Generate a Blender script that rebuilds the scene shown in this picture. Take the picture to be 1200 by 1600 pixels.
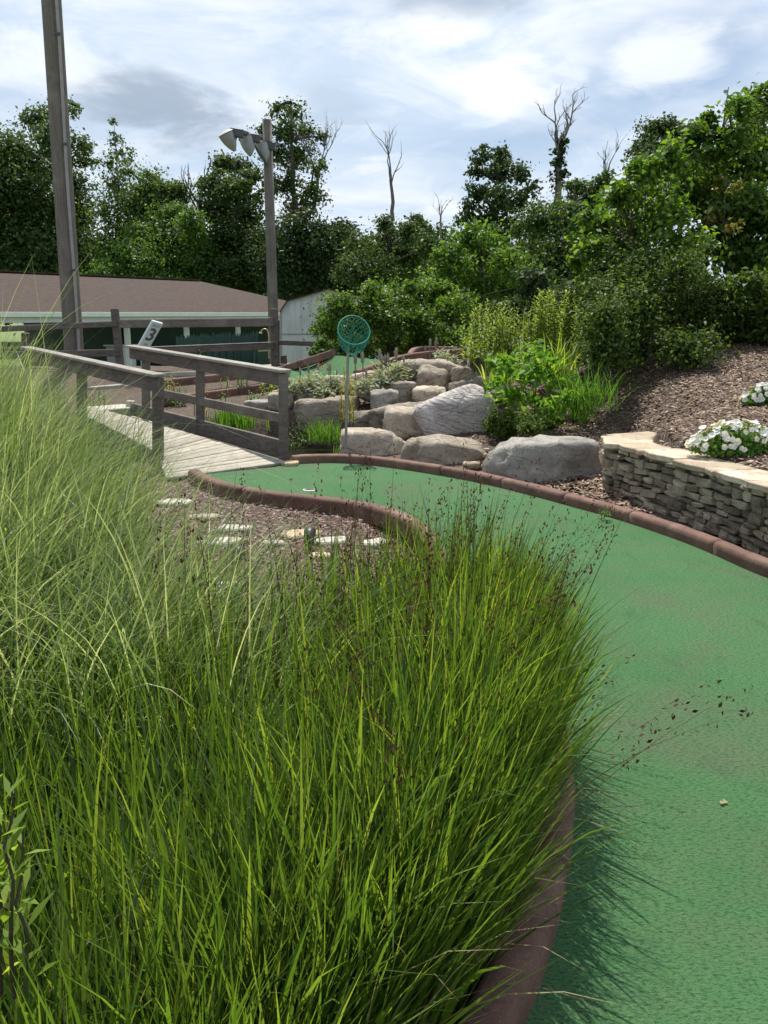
import bpy, bmesh, math, random
import numpy as np
from mathutils import Vector, Matrix, noise

for o in list(bpy.data.objects):
    bpy.data.objects.remove(o)
random.seed(7)
rng = np.random.default_rng(11)
C = bpy.context.scene.collection
sc = bpy.context.scene
rad = math.radians

# ------------------------------------------------------------------ camera
CAM_H, PITCH, F = 1.6, rad(13.1), 1330.0
cam = bpy.data.cameras.new('camera')
cam.sensor_fit = 'VERTICAL'; cam.sensor_height = 36.0; cam.lens = 36.0 * F / 1600.0
cam.clip_start = 0.05; cam.clip_end = 2000
camo = bpy.data.objects.new('camera', cam); C.objects.link(camo)
camo.location = (0, 0, CAM_H); camo.rotation_euler = (rad(90) - PITCH, 0, 0)
sc.camera = camo

# ------------------------------------------------------------------ sky, sun, exposure
SUN_EL, SUN_AZ = rad(61), rad(-6)          # azimuth from +Y, clockwise
w = bpy.data.worlds.new('World'); sc.world = w; w.use_nodes = True
nt = w.node_tree; N = nt.nodes; L = nt.links; N.clear()
def wn(t, **k):
    n = N.new(t)
    for a, b in k.items(): setattr(n, a, b)
    return n
def wmath(op, a, b=None, clamp=False):
    n = wn('ShaderNodeMath', operation=op, use_clamp=clamp)
    for i, v in enumerate((a, b)):
        if v is None: continue
        if isinstance(v, (int, float)): n.inputs[i].default_value = v
        else: L.new(v, n.inputs[i])
    return n.outputs[0]
def wmap(v, a, b, c=0.0, d=1.0):
    n = wn('ShaderNodeMapRange', interpolation_type='SMOOTHSTEP'); L.new(v, n.inputs[0])
    for i, q in enumerate((a, b, c, d)): n.inputs[i + 1].default_value = q
    return n.outputs[0]
def wmix(f, a, b):
    n = wn('ShaderNodeMix', data_type='RGBA')
    if isinstance(f, (int, float)): n.inputs[0].default_value = f
    else: L.new(f, n.inputs[0])
    for i, v in ((6, a), (7, b)):
        if isinstance(v, tuple): n.inputs[i].default_value = v + (1,)
        else: L.new(v, n.inputs[i])
    return n.outputs[2]
sky = wn('ShaderNodeTexSky', sky_type='NISHITA', sun_disc=False, sun_elevation=SUN_EL,
         sun_rotation=SUN_AZ % (2 * math.pi), altitude=100, air_density=1.0, dust_density=1.6, ozone_density=1.0)
skyc = wn('ShaderNodeMix', data_type='RGBA', blend_type='MULTIPLY'); skyc.inputs[0].default_value = 1
L.new(sky.outputs[0], skyc.inputs[6]); skyc.inputs[7].default_value = (0.9, 0.98, 1.06, 1)
tc = wn('ShaderNodeTexCoord')
sep = wn('ShaderNodeSeparateXYZ'); L.new(tc.outputs['Generated'], sep.inputs[0])
zz = wmath('ADD', wmath('MAXIMUM', sep.outputs[2], 0.0), 0.16)
cmb = wn('ShaderNodeCombineXYZ')
L.new(wmath('DIVIDE', sep.outputs[0], zz), cmb.inputs[0]); L.new(wmath('DIVIDE', sep.outputs[1], zz), cmb.inputs[1])
def wnoise(scale, detail, rough, off=0.0, dist=0.0):
    n = wn('ShaderNodeTexNoise'); n.inputs['Scale'].default_value = scale
    n.inputs['Detail'].default_value = detail; n.inputs['Roughness'].default_value = rough
    n.inputs['Distortion'].default_value = dist
    a = wn('ShaderNodeVectorMath', operation='ADD'); L.new(cmb.outputs[0], a.inputs[0]); a.inputs[1].default_value = (off, off * 0.37, off * 1.7)
    L.new(a.outputs[0], n.inputs['Vector']); return n.outputs[0]
veil = wmap(wnoise(0.75, 4, 0.55, 3.1, 0.4), 0.34, 0.58, 0.25, 1.0)       # thin bright overcast veil
puff = wmap(wnoise(2.1, 6, 0.6, 11.2, 0.5), 0.56, 0.70)                     # brighter cumulus
body = wnoise(3.3, 5, 0.6, 5.5, 0.3)
def wcloud(px, py, rx, ry, rot=0.0, amp=0.42):
    """soft mask round one cloud that stands in the direction of a photo pixel"""
    d = Vector(((px - 600), F * math.cos(PITCH) + (800 - py) * math.sin(PITCH), -F * math.sin(PITCH) + (800 - py) * math.cos(PITCH))).normalized()
    ax = Vector((0, 0, 1)); r = d.cross(ax).normalized(); u = r.cross(d)
    cr, sr = math.cos(rot), math.sin(rot)
    r2 = r * cr + u * sr; u2 = u * cr - r * sr
    out = []
    for v, q in ((r2, rx), (u2, ry)):
        n = wn('ShaderNodeVectorMath', operation='DOT_PRODUCT'); L.new(tc.outputs['Generated'], n.inputs[0]); n.inputs[1].default_value = v
        out.append(wmath('POWER', wmath('DIVIDE', n.outputs['Value'], q / F), 2.0))
    n = wn('ShaderNodeVectorMath', operation='DOT_PRODUCT'); L.new(tc.outputs['Generated'], n.inputs[0]); n.inputs[1].default_value = d
    front = wmap(n.outputs['Value'], 0.2, 0.4)
    rr = wmath('SQRT', wmath('ADD', out[0], out[1]))
    rr = wmath('ADD', rr, wmath('MULTIPLY', wmath('SUBTRACT', body, 0.5), amp * 6))
    return wmath('MULTIPLY', wmap(rr, 1.25, 0.35), front)
dark = wmath('MAXIMUM', wcloud(245, 160, 108, 46, rot=-0.15), wmath('MULTIPLY', wcloud(740, -12, 140, 26), 0.7))
dark = wmath('MAXIMUM', dark, wmath('MULTIPLY', wcloud(520, 165, 60, 34), 0.30))
whit = wmath('MAXIMUM', wcloud(790, 132, 85, 42), wmath('MULTIPLY', wcloud(1030, 100, 70, 40), 0.8))
whit = wmath('MAXIMUM', whit, wmath('MULTIPLY', wcloud(690, 40, 60, 30), 0.8))
hz = wmap(sep.outputs[2], 0.0, 0.22, 1.0, 0.0)
wisp = wmap(wnoise(1.5, 6, 0.62, 8.8, 1.2), 0.40, 0.66)
colv = wmix(wisp, (6.6, 7.9, 9.6), (9.3, 9.9, 10.7))
c0 = wmix(wmath('MAXIMUM', veil, wmath('MULTIPLY', hz, 0.75)), skyc.outputs[2], colv)
c0 = wmix(wmath('MULTIPLY', puff, 0.5), c0, (10.4, 10.7, 11.0))
c0 = wmix(wmath('MULTIPLY', whit, 0.85), c0, (11.0, 11.3, 11.6))
c0 = wmix(wmath('MULTIPLY', dark, 0.88), c0, (3.9, 4.8, 6.0))
bg = wn('ShaderNodeBackground'); L.new(c0, bg.inputs[0]); bg.inputs[1].default_value = 0.082
w.cycles.sampling_method = 'MANUAL'; w.cycles.sample_map_resolution = 512
wo = wn('ShaderNodeOutputWorld'); L.new(bg.outputs[0], wo.inputs[0])

sl = bpy.data.lights.new('sun', 'SUN'); sl.energy = 5.0; sl.angle = rad(0.53); sl.color = (1.0, 0.955, 0.87)
sun = bpy.data.objects.new('sun', sl); C.objects.link(sun)
sd = Vector((math.sin(SUN_AZ) * math.cos(SUN_EL), math.cos(SUN_AZ) * math.cos(SUN_EL), math.sin(SUN_EL)))
sun.rotation_euler = sd.to_track_quat('Z', 'Y').to_euler(); sun.location = (0, 0, 30)
sc.view_settings.view_transform = 'Standard'; sc.view_settings.look = 'None'
sc.view_settings.gamma = 1.0; sc.view_settings.use_curve_mapping = False
sc.view_settings.exposure = 0.32
sc.render.engine = 'CYCLES'
sc.cycles.max_bounces = 4; sc.cycles.diffuse_bounces = 2; sc.cycles.glossy_bounces = 2; sc.cycles.transmission_bounces = 3; sc.cycles.transparent_max_bounces = 4

# ------------------------------------------------------------------ photo geometry helpers
FW = Vector((0, math.cos(PITCH), -math.sin(PITCH))); UP = Vector((0, math.sin(PITCH), math.cos(PITCH)))
CP = Vector((0, 0, CAM_H))
def ray(x, y): return FW * F + Vector((1, 0, 0)) * (x - 600) + UP * (800 - y)
def P(x, y, d):
    r = ray(x, y); return CP + r * (d / r.y)
def G(x, y, z=0.0):
    r = ray(x, y); return CP + r * ((z - CAM_H) / r.z)

# ------------------------------------------------------------------ object helpers
def link(o, parent=None):
    C.objects.link(o)
    if parent is not None: o.parent = parent
    return o
def tag(o, label=None, cat=None, group=None, kind=None):
    if label: o['label'] = label
    if cat: o['category'] = cat
    if group: o['group'] = group
    if kind: o['kind'] = kind
    return o
def thing(name, label, cat, loc=(0, 0, 0), rotz=0.0, group=None):
    o = bpy.data.objects.new(name, None); o.empty_display_size = 0.1
    o.location = loc; o.rotation_euler = (0, 0, rotz)
    return tag(link(o), label, cat, group)
def mesh_np(name, V, Fc, mat=None, smooth=False):
    V = np.asarray(V, dtype=np.float32); Fc = np.asarray(Fc, dtype=np.int32)
    me = bpy.data.meshes.new(name); k = Fc.shape[1]
    me.vertices.add(len(V)); me.vertices.foreach_set('co', V.ravel())
    me.loops.add(Fc.size); me.loops.foreach_set('vertex_index', Fc.ravel())
    me.polygons.add(len(Fc)); me.polygons.foreach_set('loop_start', np.arange(0, Fc.size, k, dtype=np.int32))
    if smooth: me.polygons.foreach_set('use_smooth', np.ones(len(Fc), dtype=bool))
    me.update(calc_edges=True)
    if mat: me.materials.append(mat)
    return me
def obj(name, me, parent=None, loc=None, rot=None, scale=None):
    o = bpy.data.objects.new(name, me); link(o, parent)
    if loc is not None: o.location = loc
    if rot is not None: o.rotation_euler = rot
    if scale is not None: o.scale = scale
    return o
def obj_w(name, me, parent):
    """mesh in world coordinates under a parent that stands elsewhere (no rotation)"""
    o = obj(name, me, parent)
    if parent is not None:
        p = Vector((0, 0, 0)); q = parent
        while q is not None: p += Vector(q.location); q = q.parent
        o.location = -p
    return o
def finish(bm, name, mat, smooth=False):
    me = bpy.data.meshes.new(name); bmesh.ops.recalc_face_normals(bm, faces=bm.faces)
    bm.to_mesh(me); bm.free()
    if smooth: me.polygons.foreach_set('use_smooth', [True] * len(me.polygons))
    if mat: me.materials.append(mat)
    return me
def box_between(a, b, wid, hgt, mat, name='board', bevel=0.006, up=Vector((0, 0, 1))):
    """board from a to b (centre line), wid sideways, hgt up"""
    a, b = Vector(a), Vector(b); d = b - a; ln = d.length; d.normalize()
    if abs(d.dot(up)) > 0.995: up = Vector((0, 1, 0)) if abs(d.z) > 0.9 else Vector((0, 0, 1))
    s = d.cross(up).normalized(); u = s.cross(d).normalized()
    bm = bmesh.new(); bmesh.ops.create_cube(bm, size=1)
    for v in bm.verts:
        v.co = Vector((v.co.x * ln, v.co.y * wid, v.co.z * hgt))
    if bevel: bmesh.ops.bevel(bm, geom=bm.edges[:], offset=bevel, segments=1, affect='EDGES')
    n = max(1, int(ln / 0.35)); 
    c = (a + b) / 2
    M = Matrix((d, s, u)).transposed()
    for v in bm.verts:
        v.co = M @ v.co + c
    return finish(bm, name, mat)
def tube_arrays(pts, radii, sides=6):
    pts = [Vector(p) for p in pts]; n = len(pts); V = []; Fc = []
    for i, p in enumerate(pts):
        t = (pts[min(i + 1, n - 1)] - pts[max(i - 1, 0)]).normalized()
        ref = Vector((0, 1, 0)) if abs(t.z) > 0.8 else Vector((0, 0, 1))
        s = t.cross(ref).normalized(); u = s.cross(t)
        for k in range(sides):
            a = 2 * math.pi * k / sides
            V.append(tuple(p + (s * math.cos(a) + u * math.sin(a)) * radii[i]))
    for i in range(n - 1):
        for k in range(sides):
            k2 = (k + 1) % sides
            Fc.append((i * sides + k, i * sides + k2, (i + 1) * sides + k2, (i + 1) * sides + k))
    return V, Fc
class Acc:
    def __init__(s): s.V = []; s.F = []; s.n = 0
    def add(s, V, Fc):
        V = np.asarray(V, dtype=np.float32).reshape(-1, 3); Fc = np.asarray(Fc, dtype=np.int32)
        s.V.append(V); s.F.append(Fc + s.n); s.n += len(V)
    def tube(s, pts, radii, sides=6): s.add(*tube_arrays(pts, radii, sides))
    def mesh(s, name, mat, smooth=False): return mesh_np(name, np.concatenate(s.V), np.concatenate(s.F), mat, smooth)

# ------------------------------------------------------------------ materials
def newmat(name):
    m = bpy.data.materials.new(name); m.use_nodes = True
    t = m.node_tree; b = t.nodes['Principled BSDF']; return m, t, b
class NT:
    def __init__(s, t): s.t = t; s.N = t.nodes; s.L = t.links
    def put(s, sock, v):
        if isinstance(v, (int, float)): sock.default_value = v
        elif isinstance(v, tuple): sock.default_value = v + (1,) if len(v) == 3 and sock.type == 'RGBA' else v
        else: s.L.new(v, sock)
    def coord(s, which='Object'): return s.N.new('ShaderNodeTexCoord').outputs[which]
    def pos(s): return s.N.new('ShaderNodeNewGeometry').outputs['Position']
    def mapping(s, v, sc=(1, 1, 1), rot=(0, 0, 0)):
        n = s.N.new('ShaderNodeMapping'); s.L.new(v, n.inputs[0]); n.inputs['Scale'].default_value = sc; n.inputs['Rotation'].default_value = rot; return n.outputs[0]
    def noise(s, v, scale, detail=4, rough=0.55, dist=0.0):
        n = s.N.new('ShaderNodeTexNoise'); s.L.new(v, n.inputs['Vector']); n.inputs['Scale'].default_value = scale
        n.inputs['Detail'].default_value = detail; n.inputs['Roughness'].default_value = rough; n.inputs['Distortion'].default_value = dist; return n.outputs[0]
    def voro(s, v, scale, out='Distance', feat='F1'):
        n = s.N.new('ShaderNodeTexVoronoi'); n.feature = feat; s.L.new(v, n.inputs['Vector']); n.inputs['Scale'].default_value = scale; return n.outputs[out]
    def wave(s, v, scale, dist=2, detail=3, dscale=1.0):
        n = s.N.new('ShaderNodeTexWave'); s.L.new(v, n.inputs['Vector']); n.inputs['Scale'].default_value = scale
        n.inputs['Distortion'].default_value = dist; n.inputs['Detail'].default_value = detail; n.inputs['Detail Scale'].default_value = dscale; return n.outputs[1]
    def rng(s, v, a, b, c=0.0, d=1.0):
        n = s.N.new('ShaderNodeMapRange'); s.L.new(v, n.inputs[0])
        for i, q in enumerate((a, b, c, d)): n.inputs[i + 1].default_value = q
        return n.outputs[0]
    def math(s, op, a, b=0.0):
        n = s.N.new('ShaderNodeMath'); n.operation = op; s.put(n.inputs[0], a); s.put(n.inputs[1], b); return n.outputs[0]
    def mix(s, f, a, b, mode='MIX'):
        n = s.N.new('ShaderNodeMix'); n.data_type = 'RGBA'; n.blend_type = mode
        s.put(n.inputs[0], f); s.put(n.inputs[6], a); s.put(n.inputs[7], b); return n.outputs[2]
    def rand(s): return s.N.new('ShaderNodeObjectInfo').outputs['Random']
    def island(s): return s.N.new('ShaderNodeNewGeometry').outputs['Random Per Island']
    def ramp(s, v, stops):
        n = s.N.new('ShaderNodeValToRGB'); s.L.new(v, n.inputs[0]); e = n.color_ramp.elements
        while len(e) < len(stops): e.new(0.5)
        for q, (p, c) in zip(e, stops): q.position = p; q.color = c + (1,)
        return n.outputs[0]
    def bump(s, h, strength, dist, bsdf):
        n = s.N.new('ShaderNodeBump'); n.inputs['Strength'].default_value = strength; n.inputs['Distance'].default_value = dist
        s.L.new(h, n.inputs['Height']); s.L.new(n.outputs[0], bsdf.inputs['Normal'])

def leaf_mat(name, ca, cb, cc=None, trans=0.45, tboost=1.5, rough=0.55, spec=0.22, tint=(1.15, 1.05, 0.45)):
    m, t, b = newmat(name); s = NT(t)
    r = s.island()
    stops = [(0.0, ca), (0.6, cb)] + ([(1.0, cc)] if cc else [])
    col = s.ramp(r, stops)
    orr = s.rng(s.rand(), 0, 1, 0.82, 1.18)
    col = s.mix(1.0, col, (1, 1, 1), 'MULTIPLY') if False else col
    hs = s.N.new('ShaderNodeHueSaturation'); s.L.new(col, hs.inputs['Color']); s.L.new(orr, hs.inputs['Value']); col = hs.outputs[0]
    s.put(b.inputs['Base Color'], col); b.inputs['Roughness'].default_value = rough; b.inputs['Specular IOR Level'].default_value = spec
    tr = s.N.new('ShaderNodeBsdfTranslucent')
    tcol = s.mix(1.0, col, (tboost * tint[0], tboost * tint[1], tboost * tint[2]), 'MULTIPLY')
    s.L.new(tcol, tr.inputs['Color'])
    mx = s.N.new('ShaderNodeMixShader'); mx.inputs[0].default_value = trans
    s.L.new(b.outputs[0], mx.inputs[1]); s.L.new(tr.outputs[0], mx.inputs[2])
    s.L.new(mx.outputs[0], t.nodes['Material Output'].inputs[0]); return m

def wood_mat(name, c1, c2, axis_scale=(2.5, 3.0, 9), rough=0.8, var=0.25):
    m, t, b = newmat(name); s = NT(t); p = s.pos()
    n1 = s.noise(s.mapping(p, axis_scale), 3.0, 6, 0.6, 0.6)
    n2 = s.noise(p, 38, 5, 0.7, 0.0)
    n3 = s.noise(p, 1.7, 4, 0.6)
    c = s.mix(s.rng(n1, 0.3, 0.7), c1, c2)
    c = s.mix(s.rng(n2, 0.45, 0.75, 0.0, 0.55), c, tuple(v * 0.45 for v in c1))
    c = s.mix(s.rng(n3, 0.5, 0.72, 0, 0.5), c, tuple(v * 1.25 + 0.03 for v in c2))
    hs = s.N.new('ShaderNodeHueSaturation'); s.L.new(c, hs.inputs['Color']); s.L.new(s.rng(s.rand(), 0, 1, 1 - var, 1 + var), hs.inputs['Value'])
    s.put(b.inputs['Base Color'], hs.outputs[0]); b.inputs['Roughness'].default_value = rough; b.inputs['Specular IOR Level'].default_value = 0.2
    s.bump(s.math('ADD', n1, n2), 0.5, 0.006, b); return m

def stone_mat(name, cols, scale=6.0, strata=0.0, lich=0.25, var=0.25, bumpd=0.035, rot=(0.35, 0.25, 0), cracks=0.0):
    m, t, b = newmat(name); s = NT(t); p = s.pos()
    n1 = s.noise(p, scale, 7, 0.62, 0.4); n2 = s.noise(p, scale * 7, 5, 0.7); n3 = s.noise(p, scale * 0.45, 4, 0.6, 0.8)
    c = s.ramp(s.rng(n1, 0.28, 0.72), [(0.0, cols[0]), (0.5, cols[1]), (1.0, cols[2])])
    h = s.math('ADD', n1, s.math('MULTIPLY', n2, 0.35))
    if strata:
        wv = s.wave(s.mapping(p, (0.35, 0.35, 1.0), rot), strata, 9.0, 5, 1.6)
        c = s.mix(s.rng(wv, 0.55, 1.0, 0.0, 0.16), c, tuple(v * 0.5 for v in cols[0]))
        h = s.math('ADD', h, s.math('MULTIPLY', wv, 0.3))
    c = s.mix(s.rng(n2, 0.54, 0.70, 0, 0.7), c, tuple(v * 0.3 for v in cols[0]))
    cn = s.noise(s.mapping(p, (1.0, 1.0, 1.9), (0.2, 0.3, 0.1)), scale * 0.42, 3, 0.5, 0.7)
    crk = s.math('ABSOLUTE', s.math('SUBTRACT', cn, 0.5))
    c = s.mix(s.rng(crk, 0.0, 0.012, cracks, 0.0), c, tuple(v * 0.22 for v in cols[0]))
    h = s.math('ADD', h, s.math('MULTIPLY', s.rng(crk, 0.0, 0.02), 0.6 * cracks))
    c = s.mix(s.rng(n3, 0.56, 0.66, 0, lich), c, tuple(min(0.75, v * 1.35 + 0.05) for v in cols[2]))
    hs = s.N.new('ShaderNodeHueSaturation'); s.L.new(c, hs.inputs['Color']); s.L.new(s.rng(s.rand(), 0, 1, 1 - var, 1 + var), hs.inputs['Value'])
    s.put(b.inputs['Base Color'], hs.outputs[0]); b.inputs['Roughness'].default_value = 0.85; b.inputs['Specular IOR Level'].default_value = 0.25
    s.bump(h, 1.0, bumpd, b); return m

def plain(name, c, rough=0.6, metal=0.0, nz=0.15, nscale=9.0):
    m, t, b = newmat(name); s = NT(t)
    n = s.noise(s.pos(), nscale, 6, 0.65)
    s.put(b.inputs['Base Color'], s.mix(s.rng(n, 0.3, 0.7), tuple(v * (1 - nz) for v in c), tuple(min(1, v * (1 + nz)) for v in c)))
    b.inputs['Roughness'].default_value = rough; b.inputs['Metallic'].default_value = metal; return m

M = {}
# turf carpet
m, t, b = newmat('turf'); s = NT(t); p = s.pos()
big = s.noise(p, 0.75, 5, 0.6, 0.5); mid = s.noise(p, 3.2, 6, 0.65, 0.3); fine = s.noise(s.mapping(p, (1, 2.2, 1)), 60, 4, 0.8); fib = s.noise(s.mapping(p, (1, 1.8, 1)), 190, 2, 0.6)
c = s.mix(s.rng(big, 0.35, 0.65), (0.078, 0.198, 0.074), (0.100, 0.232, 0.092))
c = s.mix(s.rng(mid, 0.42, 0.75, 0, 0.55), c, (0.150, 0.195, 0.105))
wn_ = s.noise(p, 1.05, 6, 0.62, 1.0)
c = s.mix(s.rng(wn_, 0.50, 0.70, 0, 0.7), c, (0.145, 0.165, 0.10))
stn = s.noise(s.mapping(p, (1.3, .8, 1)), 2.1, 7, 0.7, 1.6)
c = s.mix(s.rng(stn, 0.56, 0.74, 0, 0.6), c, (0.036, 0.10, 0.05))
c = s.mix(s.rng(fine, 0.48, 0.62, 0, 0.9), c, (0.022, 0.072, 0.034))
c = s.mix(s.rng(fib, 0.58, 0.75, 0, 0.5), c, (0.17, 0.34, 0.18))
s.put(b.inputs['Base Color'], c); b.inputs['Roughness'].default_value = 0.9; b.inputs['Specular IOR Level'].default_value = 0.12
s.bump(s.math('ADD', fine, s.math('MULTIPLY', fib, 0.7)), 0.9, 0.012, b); M['turf'] = m
# kerb concrete, dyed red brown
m, t, b = newmat('kerb_concrete'); s = NT(t); p = s.pos()
n1 = s.noise(p, 5, 6, 0.65, 0.5); n2 = s.noise(p, 70, 4, 0.7); n3 = s.noise(p, 2.1, 5, 0.6, 0.6); vv = s.voro(p, 95)
c = s.mix(s.rng(n1, 0.3, 0.7), (0.105, 0.052, 0.037), (0.190, 0.098, 0.070))
c = s.mix(s.rng(n2, 0.5, 0.75, 0, 0.6), c, (0.045, 0.026, 0.022))
c = s.mix(s.rng(n3, 0.50, 0.66, 0, 0.6), c, (0.28, 0.175, 0.13))
nd_ = s.noise(p, 13, 6, 0.75, 1.5)
c = s.mix(s.rng(nd_, 0.55, 0.68, 0, 0.6), c, (0.04, 0.028, 0.022))
c = s.mix(s.rng(vv, 0.0, 0.20, 0.6, 0.0), c, (0.40, 0.33, 0.29))
hs = s.N.new('ShaderNodeHueSaturation'); s.L.new(c, hs.inputs['Color']); s.L.new(s.rng(s.rand(), 0, 1, 0.85, 1.15), hs.inputs['Value'])
s.put(b.inputs['Base Color'], hs.outputs[0]); b.inputs['Roughness'].default_value = 0.85; s.bump(s.math('ADD', n2, n1), 0.5, 0.006, b); M['kerb'] = m
# soil / mulch
m, t, b = newmat('mulch_soil'); s = NT(t); p = s.pos()
n1 = s.noise(p, 2.2, 6, 0.65); n2 = s.noise(p, 38, 5, 0.7); v1 = s.voro(s.mapping(p, (1, 1.5, 1)), 46, 'Color')
c = s.mix(s.rng(n1, 0.3, 0.7), (0.06, 0.038, 0.027), (0.115, 0.078, 0.055))
sepc = s.N.new('ShaderNodeSeparateColor'); s.L.new(v1, sepc.inputs[0])
c = s.mix(s.rng(sepc.outputs[0], 0.55, 1.0, 0, 0.7), c, (0.24, 0.175, 0.125))
c = s.mix(s.rng(n2, 0.5, 0.7, 0, 0.8), c, (0.03, 0.02, 0.014))
s.put(b.inputs['Base Color'], c); b.inputs['Roughness'].default_value = 0.95; s.bump(s.math('ADD', n2, sepc.outputs[1]), 0.9, 0.02, b); M['soil'] = m
# lawn
m, t, b = newmat('lawn_grass'); s = NT(t); p = s.pos()
n1 = s.noise(p, 0.3, 5, 0.6); n2 = s.noise(p, 14, 5, 0.7)
c = s.mix(s.rng(n1, 0.3, 0.7), (0.10, 0.155, 0.032), (0.16, 0.22, 0.055)); c = s.mix(s.rng(n2, 0.45, 0.7, 0, 0.5), c, (0.05, 0.10, 0.015))
s.put(b.inputs['Base Color'], c); b.inputs['Roughness'].default_value = 0.9; s.bump(n2, 0.7, 0.04, b); M['lawn'] = m
# water
m, t, b = newmat('pond_water'); s = NT(t); p = s.pos()
s.put(b.inputs['Base Color'], (0.022, 0.026, 0.012)); b.inputs['Roughness'].default_value = 0.06; b.inputs['IOR'].default_value = 1.33
s.bump(s.noise(p, 9, 3, 0.5), 0.25, 0.01, b); M['water'] = m
# shingles
m, t, b = newmat('roof_shingle'); s = NT(t); p = s.pos()
pm = s.mapping(p, (1, 1, 1), (0, 0, -rad(57.3)))
n1 = s.noise(s.mapping(pm, (3.0, 9, 9)), 1.6, 4, 0.7); n2 = s.noise(p, 0.5, 5, 0.6)
c = s.mix(s.rng(n1, 0.35, 0.65), (0.026, 0.014, 0.009), (0.086, 0.046, 0.031)); c = s.mix(s.rng(n2, 0.45, 0.7, 0, 0.5), c, (0.05, 0.036, 0.030))
sz_ = s.N.new('ShaderNodeSeparateXYZ'); s.L.new(p, sz_.inputs[0]); rowv = s.math('FRACT', s.math('MULTIPLY', sz_.outputs[2], 22.0))
c = s.mix(s.rng(rowv, 0.0, 0.25, 0.7, 0.0), c, (0.012, 0.008, 0.007))
s.put(b.inputs['Base Color'], c); b.inputs['Roughness'].default_value = 0.92; s.bump(s.math('ADD', n1, rowv), 0.6, 0.03, b); M['shingle'] = m
M['deck'] = wood_mat('weathered_deck', (0.30, 0.27, 0.215), (0.44, 0.40, 0.33), var=0.14)
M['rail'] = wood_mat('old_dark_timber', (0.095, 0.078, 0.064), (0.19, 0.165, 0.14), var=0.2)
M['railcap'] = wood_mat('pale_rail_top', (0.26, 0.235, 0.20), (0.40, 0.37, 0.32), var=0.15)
M['pole'] = wood_mat('grey_pole_timber', (0.115, 0.10, 0.082), (0.21, 0.185, 0.155), (9, 9, 0.5), var=0.1)
M['conduit'] = plain('conduit_grey', (0.30, 0.28, 0.26), 0.5)
M['dark_metal'] = plain('dark_painted_metal', (0.075, 0.08, 0.09), 0.5, 0.3)
M['alu'] = plain('floodlight_aluminium', (0.30, 0.30, 0.295), 0.45, 0.25, 0.12)
m, t, b = newmat('lamp_glass'); b.inputs['Base Color'].default_value = (0.7, 0.66, 0.58, 1); b.inputs['Roughness'].default_value = 0.15; M['lamp_glass'] = m
M['fascia'] = plain('pale_fascia_paint', (0.56, 0.55, 0.64), 0.5, 0, 0.1, 2)
M['white'] = plain('white_paint', (0.70, 0.71, 0.70), 0.5, 0, 0.08, 3)
M['dkgreen'] = plain('dark_green_paint', (0.010, 0.045, 0.032), 0.6, 0, 0.25, 3)
M['picket'] = plain('green_picket_paint', (0.014, 0.055, 0.040), 0.6, 0, 0.25, 3)
m, t, b = newmat('shed_sheet'); s = NT(t); p = s.pos()
n1 = s.noise(s.mapping(p, (6, 6, .8)), 1.5, 6, 0.65); n2 = s.noise(p, 1.3, 5, 0.6)
c = s.mix(s.rng(n1, 0.35, 0.7), (0.50, 0.51, 0.51), (0.66, 0.67, 0.66)); c = s.mix(s.rng(n2, 0.5, 0.75, 0, 0.5), c, (0.36, 0.36, 0.35))
s.put(b.inputs['Base Color'], c); b.inputs['Roughness'].default_value = 0.55; M['shed'] = m
M['signw'] = plain('sign_white', (0.62, 0.70, 0.72), 0.45, 0, 0.06, 20)
M['signink'] = plain('sign_ink', (0.06, 0.11, 0.12), 0.5)
M['signink2'] = plain('sign_faded_ink', (0.34, 0.42, 0.45), 0.5)
M['blue_post'] = plain('pale_blue_post', (0.40, 0.48, 0.53), 0.5)
M['net'] = plain('green_net_cord', (0.012, 0.22, 0.145), 0.55, 0, 0.15)
M['steel'] = plain('dull_steel', (0.30, 0.29, 0.28), 0.45, 0.5)
M['pvc'] = plain('grey_pvc', (0.50, 0.49, 0.48), 0.4)
M['black'] = plain('black_plastic', (0.02, 0.02, 0.022), 0.45)
M['brass'] = plain('dull_brass', (0.55, 0.45, 0.25), 0.4, 0.4)
M['cup'] = plain('cup_inner_shade', (0.02, 0.025, 0.02), 0.7)
M['bark'] = wood_mat('tree_bark', (0.055, 0.045, 0.036), (0.11, 0.095, 0.08), (6, 6, 1.0), var=0.2)
M['deadwood'] = wood_mat('dead_wood', (0.12, 0.10, 0.085), (0.22, 0.195, 0.17), var=0.2)
M['twig'] = wood_mat('twig_bark', (0.05, 0.04, 0.028), (0.09, 0.075, 0.05), var=0.2)
M['boulder_tan'] = stone_mat('tan_boulder_stone', [(0.27, 0.22, 0.165), (0.41, 0.345, 0.265), (0.53, 0.465, 0.375)], 4.5, 0, 0.45, cracks=0.35)
M['boulder_grey'] = stone_mat('grey_boulder_stone', [(0.15, 0.137, 0.12), (0.25, 0.23, 0.20), (0.36, 0.335, 0.295)], 4.5, 0, 0.5, cracks=0.22)
M['boulder_stripe'] = stone_mat('banded_boulder_stone', [(0.29, 0.25, 0.23), (0.43, 0.385, 0.36), (0.53, 0.49, 0.455)], 4.0, 7.5, 0.35, 0.06, 0.03, (0.25, 0.55, 0.4), 0.4)
M['boulder_brown'] = stone_mat('brown_boulder_stone', [(0.19, 0.15, 0.115), (0.31, 0.26, 0.205), (0.43, 0.375, 0.305)], 5, 1.6, 0.35, cracks=0.5)
M['wallstone'] = stone_mat('wall_stone', [(0.16, 0.13, 0.09), (0.27, 0.23, 0.165), (0.38, 0.33, 0.25)], 9, 0, 0.35, 0.45, 0.02, (0.1, 0.0, 0))
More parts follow.
